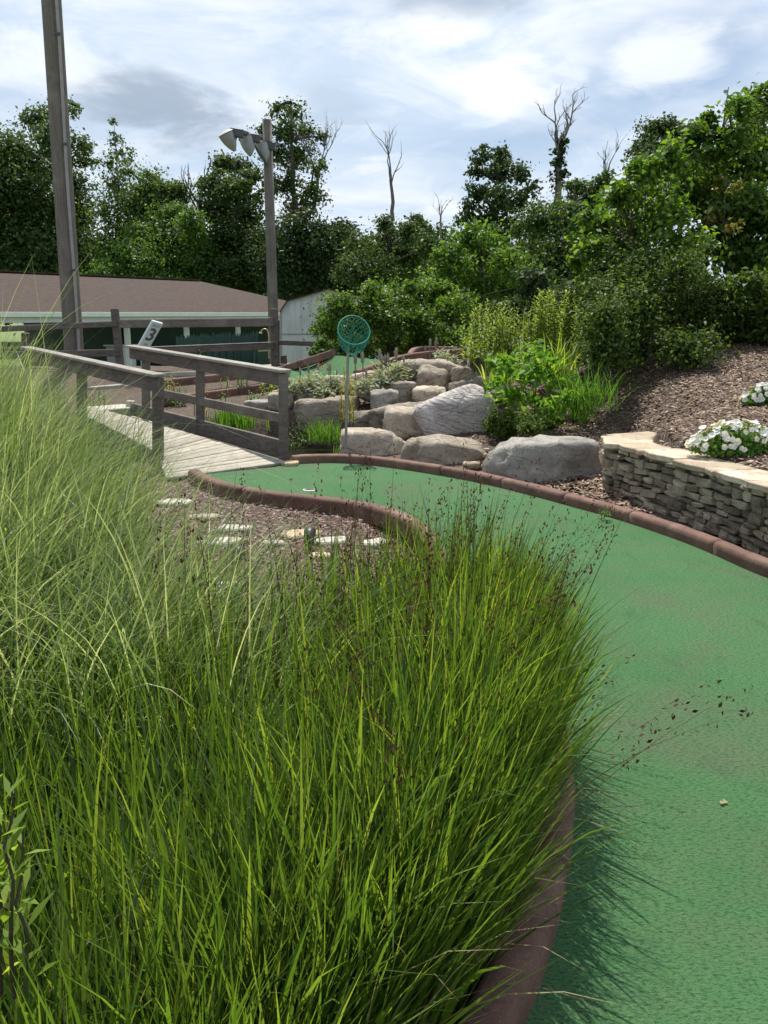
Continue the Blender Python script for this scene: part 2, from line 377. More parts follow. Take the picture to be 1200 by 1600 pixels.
M['capstone'] = stone_mat('cap_stone', [(0.30, 0.23, 0.16), (0.42, 0.335, 0.24), (0.50, 0.43, 0.33)], 5, 0, 0.5, 0.18, 0.015)
M['slab'] = stone_mat('pale_flagstone', [(0.34, 0.31, 0.25), (0.45, 0.42, 0.34), (0.56, 0.53, 0.45)], 4, 0, 0.4, 0.15, 0.008)
M['slab_tan'] = stone_mat('tan_flagstone', [(0.36, 0.27, 0.16), (0.48, 0.37, 0.24), (0.56, 0.45, 0.31)], 4, 0, 0.3, 0.12, 0.008)
M['pebble'] = stone_mat('ochre_pebble', [(0.30, 0.23, 0.14), (0.42, 0.33, 0.22), (0.52, 0.44, 0.33)], 9, 0, 0.3, 0.35, 0.004)
M['core'] = plain('wall_core_gap_shade', (0.03, 0.025, 0.02), 0.95)
m, t, b = newmat('mulch_chip'); s = NT(t); r = s.island()
s.put(b.inputs['Base Color'], s.ramp(r, [(0, (0.055, 0.031, 0.020)), (0.4, (0.135, 0.083, 0.052)), (0.75, (0.26, 0.175, 0.115)), (1, (0.46, 0.36, 0.26))])); b.inputs['Roughness'].default_value = 0.85; M['chip'] = m
m, t, b = newmat('red_mulch_chip'); s = NT(t); r = s.island()
s.put(b.inputs['Base Color'], s.ramp(r, [(0, (0.055, 0.026, 0.022)), (0.4, (0.13, 0.065, 0.055)), (0.75, (0.22, 0.13, 0.115)), (1, (0.38, 0.30, 0.27))])); b.inputs['Roughness'].default_value = 0.85; M['redchip'] = m
# vegetation
M['sw'] = leaf_mat('switchgrass_blade', (0.034, 0.072, 0.014), (0.074, 0.140, 0.025), (0.175, 0.240, 0.052), 0.50, 2.0, 0.36, 0.45, (1.15, 1.05, 0.36))
M['misc'] = leaf_mat('fountain_grass_blade', (0.085, 0.145, 0.045), (0.20, 0.275, 0.10), (0.50, 0.53, 0.31), 0.42, 1.35, 0.4, 0.45, (1.05, 1.05, 0.6))
M['dryblade'] = leaf_mat('dry_blade', (0.26, 0.21, 0.11), (0.38, 0.32, 0.19), None, 0.4, 1.1)
M['seed'] = leaf_mat('purple_seed', (0.045, 0.022, 0.018), (0.10, 0.05, 0.035), (0.17, 0.11, 0.07), 0.25, 1.0, 0.8, 0.05)
M['leaf_far'] = leaf_mat('far_tree_leaf', (0.030, 0.060, 0.018), (0.058, 0.102, 0.030), (0.105, 0.160, 0.050), 0.38, 1.5)
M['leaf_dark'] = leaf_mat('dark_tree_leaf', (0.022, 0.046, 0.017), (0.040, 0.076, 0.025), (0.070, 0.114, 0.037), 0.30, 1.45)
M['leaf_pale'] = leaf_mat('pale_tree_leaf', (0.045, 0.085, 0.022), (0.075, 0.13, 0.035), (0.12, 0.185, 0.055), 0.38, 1.5)
M['leaf_mid'] = leaf_mat('bright_bush_leaf', (0.032, 0.076, 0.013), (0.060, 0.128, 0.022), (0.115, 0.20, 0.036), 0.42, 1.7, 0.55, 0.3)
M['leaf_near'] = leaf_mat('thicket_leaf', (0.034, 0.080, 0.011), (0.068, 0.142, 0.019), (0.145, 0.235, 0.038), 0.46, 1.9, 0.5, 0.3)
M['leaf_fine'] = leaf_mat('fine_bush_leaf', (0.032, 0.064, 0.014), (0.062, 0.110, 0.023), (0.125, 0.185, 0.040), 0.42, 1.7)
M['leaf_lime'] = leaf_mat('lime_shrub_leaf', (0.12, 0.21, 0.028), (0.22, 0.33, 0.055), (0.34, 0.42, 0.10), 0.5, 1.7)
M['leaf_gold'] = leaf_mat('gold_spike_leaf', (0.24, 0.25, 0.035), (0.36, 0.34, 0.06), None, 0.45, 1.3)
M['leaf_rust'] = leaf_mat('rusty_leaf', (0.15, 0.17, 0.04), (0.24, 0.24, 0.07), (0.26, 0.19, 0.06), 0.4, 1.3)
M['leaf_weed'] = leaf_mat('weed_leaf', (0.055, 0.15, 0.024), (0.10, 0.235, 0.035), (0.18, 0.32, 0.06), 0.42, 1.5)
M['leaf_bright'] = leaf_mat('bright_plant_leaf', (0.075, 0.19, 0.025), (0.13, 0.28, 0.04), (0.24, 0.38, 0.07), 0.5, 1.7)
M['silver'] = leaf_mat('silver_leaf', (0.27, 0.32, 0.22), (0.40, 0.45, 0.34), (0.52, 0.55, 0.44), 0.3, 1.1, 0.8, 0.1)
M['spike'] = leaf_mat('grey_flower_spike', (0.20, 0.18, 0.15), (0.30, 0.27, 0.23), None, 0.2, 1.0, 0.8, 0.1)
M['petal'] = leaf_mat('white_petal', (0.78, 0.79, 0.76), (0.86, 0.86, 0.83), None, 0.3, 0.85, 0.6, 0.2)
M['throat'] = plain('petal_throat', (0.62, 0.62, 0.30), 0.6)
M['orange'] = plain('orange_petal', (0.55, 0.12, 0.03), 0.6)

# ------------------------------------------------------------------ terrain
def sstep(a, b, v):
    t = np.clip((np.asarray(v, float) - a) / (b - a), 0, 1); return t * t * (3 - 2 * t)
WALL_Y = [3.0, 4.2, 5.54, 6.65, 7.3, 7.8]; WALL_X = [3.0, 2.9, 2.62, 2.37, 2.17, 2.02]
def wallx(y):
    return np.where(y <= 7.8, np.interp(y, WALL_Y, WALL_X), np.interp(y, [7.8, 8.4, 9.2, 10.5, 14], [2.05, 2.2, 2.0, 1.7, 1.6]))
def H(x, y):
    x = np.asarray(x, float); y = np.asarray(y, float)
    yk = np.interp(x, [-9, -1.2, 0.26, 1.3, 1.83, 2.4, 4], [10.2, 9.4, 8.9, 7.8, 7.0, 5.6, 4])
    zb = np.interp(x, [-9, -4.5, -2.2, -0.6, 0.6, 1.6, 3], [0.10, 0.12, 0.30, 0.60, 0.74, 0.80, 0.9])
    u = np.clip((y - yk - 0.15) / np.maximum(13.6 - yk, 0.5), 0, 1.15)
    mound = zb * np.minimum(u, 1.0) ** 1.45
    xw = wallx(y)
    bank = 0.41 + 0.09 * np.maximum(x - xw, 0) + 0.085 * np.maximum(y - 5.6, 0)
    bank = np.minimum(bank, 1.3)
    soft = np.interp(y, [7.5, 8.3, 9, 11], [0.22, 1.0, 1.4, 2.0])
    k = np.clip((x - xw - 0.10) / soft, 0, 1); k = k * k * (3 - 2 * k)
    z = -0.03 + np.maximum(mound, bank * k) + 0.0
    # pond under and beside the bridge
    q = ((x + 2.25) / 2.5) ** 2 + ((y - 10.95) / 1.3) ** 2
    z = z - 0.55 * sstep(1.35, 0.55, q)
    # ground left of the green is a little lower
    z = z - 0.12 * sstep(-2.3, -3.6, x) * sstep(9.6, 7.5, y)
    bk = np.interp(y, [1.6, 2.4, 3.15, 3.75, 4.4, 5.15, 6.5, 6.9, 7.3, 8.1], [0.2, 0.55, 0.64, 0.60, 0.48, 0.27, 0.0, -0.31, -1.1, -1.75])
    z = z + 0.055 * sstep(-0.06, -0.22, x - bk) * sstep(8.3, 7.8, y) * sstep(-2.9, -2.2, x)
    # falls away behind the course, except on the right
    far = np.interp(y, [18.5, 26, 40, 60, 400], [0.0, -1.0, -0.9, -0.35, -0.2])
    back = np.where(y < 18.5, z, np.interp(y, [18.5, 19.5, 26, 40, 60, 400], [0.5, 0.45, -0.85, -0.8, -0.3, -0.1]))
    lift = sstep(14.5, 18.5, y) * sstep(0.5, -1.5, x)
    z = z * (1 - lift) + np.maximum(z, 0.5) * lift
    z = np.where(y > 18.5, back * sstep(3.5, 0.5, x) + np.maximum(back, 0.75) * (1 - sstep(3.5, 0.5, x)), z)
    z = z + 0.012 * np.sin(x * 5.1 + y * 2.3) * np.sin(y * 4.3 - x) * sstep(0.0, 0.05, z)
    return z
def Hs(x, y): return float(H(x, y))
def grid_mesh(name, xs, ys, mat, zf):
    X, Y = np.meshgrid(xs, ys); Z = zf(X, Y)
    V = np.stack([X.ravel(), Y.ravel(), Z.ravel()], 1); nx = len(xs); ny = len(ys)
    i = (np.arange(ny - 1)[:, None] * nx + np.arange(nx - 1)[None, :]).ravel()
    return mesh_np(name, V, np.stack([i, i + 1, i + nx + 1, i + nx], 1), mat, True)
tag(obj('ground', grid_mesh('ground', np.arange(-15, 15.01, 0.11), np.arange(-4, 20.01, 0.11), M['soil'], H)), 'brown mulched ground under the planting beds', None, None, 'structure')
def Hl(x, y):
    z = H(x, y); ins = (np.abs(x) < 14.6) & (y > -3.6) & (y < 19.7)
    return np.where(ins, z - 0.9, z + 0.0)
lx = np.concatenate([np.linspace(-400, -40, 14), np.arange(-38, 38.1, 0.8), np.linspace(40, 400, 14)])
ly = np.concatenate([np.linspace(-60, -5, 6), np.arange(-3.7, 60, 0.8), np.linspace(62, 600, 14)])
tag(obj('lawn', grid_mesh('lawn', lx, ly, M['lawn'], Hl)), 'mown green lawn stretching away behind the course', None, None, 'structure')

# ------------------------------------------------------------------ greens and kerbs
def catmull(pts, step):
    pts = [Vector(p) for p in pts]; out = []
    e = [2 * pts[0] - pts[1]] + pts + [2 * pts[-1] - pts[-2]]
    for i in range(1, len(e) - 2):
        n = max(2, int((e[i + 1] - e[i]).length / step))
        for k in range(n):
            t = k / n; a, b_, c_, d = e[i - 1], e[i], e[i + 1], e[i + 2]
            out.append(0.5 * ((2 * b_) + (c_ - a) * t + (2 * a - 5 * b_ + 4 * c_ - d) * t * t + (3 * b_ - a - 3 * c_ + d) * t ** 3))
    out.append(pts[-1]); return out
def resample(pts, step):
    out = [pts[0]]; acc = 0.0
    for a, b_ in zip(pts, pts[1:]):
        seg = (b_ - a).length; pos = step - acc
        while pos <= seg:
            out.append(a.lerp(b_, pos / seg)); pos += step
        acc = (acc + seg) % step if seg else acc
    out.append(pts[-1]); return out
def smooth_path(p, it=22):
    p = [q.copy() for q in p]
    for _ in range(it):
        p = [p[0]] + [p[i] * 0.5 + (p[i - 1] + p[i + 1]) * 0.25 for i in range(1, len(p) - 1)] + [p[-1]]
    return p
PROF = [(-1, -0.6), (-1, 0.55), (-0.9, 0.82), (-0.62, 0.96), (0, 1.0), (0.62, 0.96), (0.9, 0.82), (1, 0.55), (1, -0.6)]
def kerb(path, wid, hgt, seg, label, group, jitter=0.0015):
    t = thing('concrete_kerb', label, 'kerb', path[0], 0, group)
    pts = smooth_path(resample(catmull(path, 0.05), 0.06))
    n = max(2, int(round(seg / 0.06))); i = 0
    while i < len(pts) - 2:
        j = min(i + n + random.randint(-2, 2), len(pts) - 1)
        if len(pts) - 1 - j < 5: j = len(pts) - 1
        sub = pts[i:j + 1]; V = []; Fc = []; m_ = len(PROF)
        off = random.uniform(-jitter, jitter); zo = random.uniform(-jitter, jitter)
        for q, pnt in enumerate(sub):
            tn = (sub[min(q + 1, len(sub) - 1)] - sub[max(q - 1, 0)]); tn.z = 0; tn.normalize()
            s_ = Vector((tn.y, -tn.x, 0)); pp = pnt.copy()
            if q == 0: pp += tn * 0.003
            if q == len(sub) - 1: pp -= tn * 0.003
            sh = 0.988 if q in (0, len(sub) - 1) else 1.0
            for a_, h_ in PROF:
                V.append(pp + s_ * (a_ * wid / 2 * sh + off) + Vector((0, 0, h_ * hgt * (sh if h_ > 0 else 1) + zo + 0.005 * noise.noise(pp * 7 + Vector((a_ * 2, h_, 0))) + 0.003 * noise.noise(pp * 31 + Vector((a_ * 3, h_, 0))))))
        for q in range(len(sub) - 1):
            for k in range(m_ - 1):
                Fc.append((q * m_ + k, q * m_ + k + 1, (q + 1) * m_ + k + 1, (q + 1) * m_ + k))
        me = mesh_np('kerb_block', [tuple(v) for v in V], Fc, M['kerb'], True)
        bm = bmesh.new(); bm.from_mesh(me)
        bm.verts.ensure_lookup_table()
        bm.faces.new([bm.verts[k] for k in range(m_)][::-1]); bm.faces.new([bm.verts[(len(sub) - 1) * m_ + k] for k in range(m_)])
        bmesh.ops.recalc_face_normals(bm, faces=bm.faces); bm.to_mesh(me); bm.free()
        obj_w('kerb_block', me, t)
        i = j
    return t, pts
ZK = 0.09
g = lambda x, y, z=0.0: G(x, y, z)
left_path = [Vector((-0.9, -1.2, 0)), Vector((-0.52, 0.3, 0)), Vector((-0.08, 1.1, 0))] + [g(x - 34, y) for x, y in ((820, 1600), (853, 1510), (885, 1400), (902, 1320), (907, 1245))] + \
            [Vector((0.66, 3.15, 0)), Vector((0.62, 3.75, 0)), Vector((0.54, 4.4, 0)), Vector((0.36, 5.1, 0))] + \
            [g(x, y, 0.06) for x, y in ((672, 852), (634, 822), (590, 806), (540, 797), (480, 790), (410, 782), (360, 772), (325, 760), (303, 747))]
kerb(left_path, 0.115, ZK, 1.25, 'curved red brown kerb between the tall grass and the green', 'kerbs edging the near green')
right_path = [g(455, 724), g(510, 721), g(570, 724), g(640, 733), g(740, 750), g(830, 771), g(900, 790), g(960, 806), g(1040, 832), g(1120, 862), g(1200, 899),
              Vector((2.72, 4.5, 0)), Vector((2.82, 3.6, 0)), Vector((2.82, 2.2, 0)), Vector((2.7, 0.6, 0)), Vector((2.4, -1.2, 0))]
kerb(right_path, 0.115, ZK, 0.9, 'long red brown kerb curving past boulders and stone wall', 'kerbs edging the near green')
def ngon(name, pts, mat):
    bm = bmesh.new(); f = bm.faces.new([bm.verts.new(p) for p in pts]); bmesh.ops.triangulate(bm, faces=[f])
    bmesh.ops.recalc_face_normals(bm, faces=bm.faces)
    if sum(f_.normal.z for f_ in bm.faces) < 0: bmesh.ops.reverse_faces(bm, faces=bm.faces)
    return finish2(bm, name, mat)
def finish2(bm, name, mat):
    me = bpy.data.meshes.new(name); bm.to_mesh(me); bm.free(); me.materials.append(mat); return me
lp = resample(catmull(left_path, 0.05), 0.08); rp = resample(catmull(right_path, 0.05), 0.08)
lp[-1] = g(310, 742); 
green_loop = [Vector((v.x, v.y, 0)) for v in lp] + [g(430, 729.5)] + [Vector((v.x, v.y, 0)) for v in rp]
tag(obj('putting_green', ngon('putting_green', green_loop, M['turf'])), 'worn green carpet of the curving mini golf hole', None, None, 'structure')
# cup
cu = thing('golf_cup', 'sunken golf cup with pale rim near the bridge end of the green', 'golf cup', g(484, 765.5, 0.0))
def ring(r0, r1, z0, z1, mat, n=28):
    V = []; Fc = []
    for k in range(n):
        a = 2 * math.pi * k / n
        V += [(r0 * math.cos(a), r0 * math.sin(a), z0), (r1 * math.cos(a), r1 * math.sin(a), z1)]
    for k in range(n):
        a = 2 * k; b_ = (2 * k + 2) % (2 * n); Fc.append((a, a + 1, b_ + 1, b_))
    return mesh_np('ring', V, Fc, mat)
obj('rim', ring(0.053, 0.064, 0.006, 0.004, M['white']), cu)
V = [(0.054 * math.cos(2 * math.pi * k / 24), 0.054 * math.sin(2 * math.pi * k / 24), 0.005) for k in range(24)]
me = bpy.data.meshes.new('hole'); me.from_pydata(V, [], [list(range(24))]); me.materials.append(M['cup']); obj('hole', me, cu)  # flat dark disc, its colour stands in for the shade inside the cup

# upper hole
k1 = [g(236, 603, 0.36), g(340, 592, 0.45), g(425, 583, 0.52), g(470, 570, 0.72), g(521, 554, 0.92)]
k2 = [g(240, 630, 0.22), g(330, 619, 0.27), g(410, 608, 0.34), g(446, 600, 0.42)]
k3 = [g(556, 588, 0.66), g(590, 575, 0.76), g(635, 561, 0.86), g(690, 555, 0.92), g(736, 552, 0.94)]
k4 = [g(640, 560, 0.87), g(650, 549, 0.95), g(690, 549, 0.95), g(742, 550, 0.95)]
kerb(k1, 0.12, 0.09, 1.6, 'far kerb climbing past the rail fence to the upper green', 'kerbs of the upper hole')
kerb(k2, 0.12, 0.09, 1.6, 'low kerb seen through the bridge railing beyond the pond', 'kerbs of the upper hole')
kerb(k3, 0.12, 0.09, 1.4, 'kerb running along the top of the boulder mound', 'kerbs of the upper hole')
kerb(k4, 0.10, 0.09, 1.4, 'hindmost kerb at the crest below the dark bushes', 'kerbs of the upper hole')
a_ = resample(catmull([g(455, 578, 0.62), g(478, 570, 0.70), k1[-1] + Vector((0, 0, -0.02)), g(560, 560, 0.88), g(600, 562, 0.88)], 0.05), 0.25)
b_ = resample(catmull([g(452, 594, 0.50), g(500, 592, 0.56), g(556, 587, 0.66), g(590, 574, 0.77), g(612, 568, 0.82)], 0.05), 0.25)
V = []; Fc = []; n = 40
for k in range(n):
    for q_ in (a_, b_):
        f_ = k / (n - 1) * (len(q_) - 1); i0 = min(int(f_), len(q_) - 2); V.append(tuple(q_[i0].lerp(q_[i0 + 1], f_ - i0)))
for k in range(n - 1): Fc.append((2 * k, 2 * k + 1, 2 * k + 3, 2 * k + 2))
tag(obj('putting_green', mesh_np('upper_green', V, Fc, M['turf'], True)), 'strip of green carpet of the upper hole behind the boulders', None, None, 'structure')
# water
wv = [(-2.25 + 2.75 * math.cos(a), 10.95 + 1.48 * math.sin(a), -0.2) for a in np.linspace(0, 2 * math.pi, 40, endpoint=False)]
me = bpy.data.meshes.new('pond'); me.from_pydata(wv, [], [list(range(40))]); me.materials.append(M['water'])
tag(obj('pond_water', me), 'dark still pond water beside the footbridge', None, None, 'structure')

# ------------------------------------------------------------------ footbridge
Lp = [g(264, 746, 0.02), g(246, 705, 0.09), g(205, 683, 0.17), g(148, 655, 0.25), g(118, 642, 0.28)]
Rp = [g(442, 722, 0.02), g(372, 700, 0.10), g(300, 679, 0.17), g(205, 652, 0.25), g(140, 634, 0.29)]
def along(pl, t):
    L_ = [(b_ - a).length for a, b_ in zip(pl, pl[1:])]; T = sum(L_) * t
    for a, b_, l in zip(pl, pl[1:], L_):
        if T <= l: return a.lerp(b_, T / l)
        T -= l
    return pl[-1].copy()
br = thing('footbridge', 'weathered grey timber footbridge with railings leading onto the green', 'bridge', (-1.7, 9.0, 0))
NP = 40
for i in range(NP):
    t0 = i / NP; t1 = (i + 1) / NP - 0.0022
    ex = random.uniform(-0.012, 0.012)
    a, b_, c_, d = along(Lp, t0), along(Rp, t0), along(Rp, t1), along(Lp, t1)
    zj = random.uniform(-0.004, 0.004)
    for v in (a, b_, c_, d): v.z += zj
    dn = Vector((0, 0, -0.035)); sx = (b_ - a).normalized() * (0.02 + ex)
    q = [a - sx, b_ + sx, c_ + sx, d - sx]
    V = [tuple(v) for v in q] + [tuple(v + dn) for v in q]
    Fc = [(0, 1, 2, 3), (7, 6, 5, 4), (0, 4, 5, 1), (1, 5, 6, 2), (2, 6, 7, 3), (3, 7, 4, 0)]
    me = mesh_np('deck_plank', V, Fc, M['deck']); bm = bmesh.new(); bm.from_mesh(me)
    bmesh.ops.recalc_face_normals(bm, faces=bm.faces); bmesh.ops.bevel(bm, geom=bm.edges[:], offset=0.005, segments=1, affect='EDGES'); bm.to_mesh(me); bm.free()
    obj_w('deck_plank', me, br)
for pl in (Lp, Rp):
    for a, b_ in zip(pl, pl[1:]):
        obj_w('beam', box_between(a + Vector((0, 0, -0.13)), b_ + Vector((0, 0, -0.13)), 0.05, 0.17, M['rail']), br)
def bboard(a, b_, wid, hgt, mat, name): return obj_w(name, box_between(a, b_, wid, hgt, M[mat], name), br)
dz = Vector((0, 0, 1))
rA, rB = P(447, 580, 9.62), P(203, 541, 12.4)
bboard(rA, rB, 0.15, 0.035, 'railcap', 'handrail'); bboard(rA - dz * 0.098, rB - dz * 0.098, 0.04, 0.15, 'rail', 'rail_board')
kA, kB = P(449, 703, 9.62), P(206, 640, 12.4)
bboard(kA, kB, 0.045, 0.20, 'rail', 'kick_board')
mA, mB = P(447, 655, 9.62), P(250, 614, 11.8)
bboard(mA, mB, 0.04, 0.11, 'rail', 'rail_board')
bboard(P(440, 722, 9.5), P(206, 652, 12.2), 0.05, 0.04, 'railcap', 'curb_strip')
for x_, yt, yb, d in ((443, 584, 722, 9.66), (313, 562, 690, 11.05), (228, 549, 650, 12.2)):
    bboard(P(x_, yb, d), P(x_, yt, d), 0.10, 0.10, 'rail', 'post')
lA, lB = P(249, 587, 9.15), P(40, 543, 12.2)
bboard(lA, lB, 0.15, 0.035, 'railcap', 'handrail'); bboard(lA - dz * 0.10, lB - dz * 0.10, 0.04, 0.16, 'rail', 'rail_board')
for x_, yt, yb, d in ((247, 590, 745, 9.2), (128, 566, 690, 10.9)):
    bboard(P(x_, yb, d), P(x_, yt, d), 0.105, 0.105, 'rail', 'post')
tag(obj('concrete_block', box_between(P(204, 652, 12.5), P(204, 626, 12.5), 0.11, 0.10, M['slab'], 'concrete_block', 0.01)), 'small pale concrete block at the far end of the bridge kick board', 'block')
def slab_mesh(name, cx, cy, z, rx, ry, th, mat, n=6, rot=0.0):
    bm = bmesh.new(); top = []
    ang = sorted(random.uniform(0, 2 * math.pi / n) + 2 * math.pi * k / n for k in range(n))
    for a in ang:
        r = random.uniform(0.72, 1.15); x = rx * r * math.cos(a); y = ry * r * math.sin(a)
        top.append((cx + x * math.cos(rot) - y * math.sin(rot), cy + x * math.sin(rot) + y * math.cos(rot)))
    vt = [bm.verts.new((x, y, z)) for x, y in top]; vb = [bm.verts.new((cx + (x - cx) * 0.93, cy + (y - cy) * 0.93, z - th)) for x, y in top]
    bm.faces.new(vt); bm.faces.new(vb[::-1])
    for k in range(n): bm.faces.new((vt[k], vb[k], vb[(k + 1) % n], vt[(k + 1) % n]))
    bmesh.ops.recalc_face_normals(bm, faces=bm.faces)
    bmesh.ops.bevel(bm, geom=[e for e in bm.edges], offset=min(th * 0.22, 0.012), segments=1, affect='EDGES')
    return finish(bm, name, mat)
def slab(x, y, z, rxp, ryp, th, mat, label, rot=0.0):
    p_ = g(x, y, z); p_.z = max(p_.z, Hs(p_.x, p_.y) + 0.055); k = p_.y / F
    tag(obj('flat_stone', slab_mesh('flat_stone', 0, 0, 0, rxp * k, ryp, th, M[mat], 6, rot), None, p_ - Vector((0, 0, 0.02))), label, 'stone', 'flat stones')
slab(176, 634, 0.3, 34, 0.42, 0.10, 'slab', 'pale landing slab at the far end of the footbridge')
slab(454, 718, 0.06, 15, 0.10, 0.06, 'slab_tan', 'flat buff stone wedged between bridge post and kerb end')

# ------------------------------------------------------------------ boulders
def rock_unit(seed, sub=4, planes=9, p=16.0, rough=0.10):
    r_ = random.Random(seed); bm = bmesh.new(); bmesh.ops.create_icosphere(bm, subdivisions=sub, radius=1.0)
    V = np.array([v.co[:] for v in bm.verts])
    nrm = []; dd = []
    for k in range(planes):
        z = r_.uniform(-1, 1); a = r_.uniform(0, 6.283); q = math.sqrt(1 - z * z)
        nrm.append((q * math.cos(a), q * math.sin(a), z)); dd.append(r_.uniform(0.80, 1.08))
    nrm += [(1, 0, 0), (-1, 0, 0), (0, 1, 0), (0, -1, 0), (0, 0, 1), (0, 0, -1)]; dd += [0.95, 0.95, 0.9, 0.9, 0.86, 0.9]
    D = np.maximum(V @ np.array(nrm).T, 0) / np.array(dd)[None, :]
    R = (D ** p).sum(1) ** (-1 / p)
    off = Vector((seed * 3.7, seed * 1.3, seed * 0.7))
    for v, rr in zip(bm.verts, R):
        d = v.co.copy()
        nz = noise.fractal(d * 1.6 + off, 0.9, 2.1, 5) * rough + noise.fractal(d * 6 + off, 0.7, 2.1, 4) * rough * 0.5 - abs(noise.noise(Vector((d.x * 1.2, d.y * 1.2, d.z * 5)) + off)) * rough * 0.5
        cr = abs(noise.noise(d * 2.1 + off * 2)); nz -= 0.07 * max(0, 1 - cr / 0.06)
        v.co = d * (rr + nz)
    return bm
def boulder(seed, x0, y0, x1, y1, d, mat, label, roll=0.0, dep=0.8, yaw=0.0, bury=1.25, p=16.0, rough=0.11):
    bm = rock_unit(seed, p=p, rough=rough); k = d / F
    a = (x1 - x0) / 2 * k; c = (y1 - y0) / 2 * k * bury
    V = np.array([v.co[:] for v in bm.verts])
    sx = 1.0 / ((V[:, 0].max() - V[:, 0].min()) / 2); sz = 1.0 / ((V[:, 2].max() - V[:, 2].min()) / 2)
    top = P((x0 + x1) / 2, y0, d); ctr = Vector((top.x, top.y, top.z - c))
    R = Matrix.Rotation(yaw, 3, 'Z') @ Matrix.Rotation(roll, 3, 'Y')
    for v in bm.verts: v.co = R @ Vector((v.co.x * a * sx, v.co.y * a * dep, v.co.z * c * sz))
    me = finish(bm, 'boulder', M[mat], True)
    o = obj('boulder', me, None, ctr)
    return tag(o, label, 'boulder', 'boulders of the rock mound')
boulder(1, 530, 668, 642, 722, 10.0, 'boulder_tan', 'rounded tan boulder directly behind the net pole foot', dep=0.75)
boulder(2, 624, 679, 765, 740, 9.45, 'boulder_tan', 'broad flat topped tan boulder behind the kerb, left of the pebbles', dep=0.65, p=12)
boulder(3, 758, 681, 938, 768, 8.45, 'boulder_grey', 'big grey boulder between kerb pebbles and the stone wall', dep=0.6, yaw=0.12, p=11)
boulder(4, 658, 606, 782, 700, 10.75, 'boulder_stripe', 'pinkish banded boulder slab leaning up to the right', roll=-0.42, dep=0.7, p=14, rough=0.06)
boulder(5, 598, 636, 700, 690, 10.9, 'boulder_tan', 'cracked buff boulder left of the banded slab', roll=0.1, dep=0.8)
boulder(6, 574, 629, 692, 668, 11.5, 'boulder_brown', 'long low slab boulder in the middle of the mound', roll=-0.12, dep=0.7, p=14)
boulder(7, 462, 620, 565, 672, 12.2, 'boulder_tan', 'pale wide boulder at the pond edge behind the net pole', roll=-0.05, dep=0.8)
boulder(8, 384, 624, 446, 650, 12.9, 'boulder_grey', 'low pale boulder seen through the bridge railing', dep=0.8)
boulder(9, 618, 559, 734, 612, 12.9, 'boulder_brown', 'large brownish boulder near the top of the mound', dep=0.7, rough=0.14)
boulder(10, 728, 546, 786, 592, 12.5, 'boulder_grey', 'jagged pale boulder at the upper right of the mound', dep=0.9, p=16, rough=0.14)
boulder(11, 548, 579, 606, 608, 13.2, 'boulder_tan', 'flat pale boulder under the end of the upper green', roll=-0.2, dep=0.9, p=14)
boulder(12, 608, 594, 652, 632, 12.1, 'boulder_brown', 'brown boulder below the large one, right of the silver leaves', dep=0.9)
boulder(13, 643, 602, 702, 630, 12.0, 'boulder_tan', 'pale boulder in the middle of the upper row', dep=0.8)
boulder(14, 700, 592, 760, 618, 12.0, 'boulder_brown', 'low brown boulder behind the tip of the banded slab', roll=-0.15, dep=0.8)
boulder(15, 578, 606, 624, 636, 11.9, 'boulder_grey', 'small dark grey boulder under the silver leaves', dep=0.9, p=16)
boulder(16, 538, 640, 584, 676, 11.6, 'boulder_brown', 'shaded brown boulder right of the gold spiky plant', dep=0.9, p=14)
boulder(17, 461, 611, 508, 640, 12.7, 'boulder_grey', 'dark rough boulder left above the pond boulder', dep=0.9)
boulder(18, 684, 597, 706, 608, 12.4, 'boulder_grey', 'fist sized grey stone lodged between the upper boulders', dep=0.9)
boulder(19, 740, 586, 790, 620, 11.6, 'boulder_brown', 'brown boulder half hidden by the leafy plants', dep=0.9)
boulder(20, 556, 596, 600, 622, 12.2, 'boulder_tan', 'pale stone below the flat boulder of the upper green', dep=0.9)
boulder(21, 690, 615, 735, 640, 11.5, 'boulder_tan', 'buff stone tucked behind the top of the banded slab', dep=0.9)
boulder(22, 650, 570, 704, 604, 12.5, 'boulder_brown', 'pale stone leaning on the large brownish boulder', dep=0.9, roll=0.2)
boulder(23, 705, 572, 742, 596, 12.3, 'boulder_brown', 'brown stone right of the large brownish boulder', dep=0.9)
boulder(24, 500, 585, 552, 612, 13.0, 'boulder_tan', 'pale stone behind the silver leaves left of the net pole', dep=0.9)
boulder(25, 418, 612, 462, 640, 12.6, 'boulder_tan', 'pale stone right of the low boulder by the bridge post', dep=0.9)
# pebbles
pm = [finish(rock_unit(40 + k, sub=2, planes=6, p=6, rough=0.05), 'pebble', M['pebble'], True) for k in range(4)]
peb = [(742, 726, 13), (728, 722, 8), (752, 716, 9), (736, 712, 7), (746, 706, 6), (756, 726, 8), (722, 730, 7), (760, 710, 6), (748, 734, 6), (733, 732, 6), (664, 722, 5), (758, 735, 6), (766, 736, 7), (716, 735, 5)]
words = ['largest ochre pebble', 'flat ochre pebble', 'round ochre pebble', 'small buff pebble']
for k, (x, y, r) in enumerate(peb):
    p_ = g(x, y, 0.05); sz = r * p_.y / F
    tag(obj('pebble', pm[k % 4], None, (p_.x, p_.y, Hs(p_.x, p_.y) + sz * 0.45), (0, 0, k * 1.3), (sz, sz * 0.8, sz * 0.6)), ('ochre river pebble in the gap between tan and grey boulders' if k not in (0, 10) else ('largest ochre pebble at the kerb left of the grey boulder' if k == 0 else 'lone small pebble between the two front tan boulders')), 'pebble', 'pebbles between the boulders')

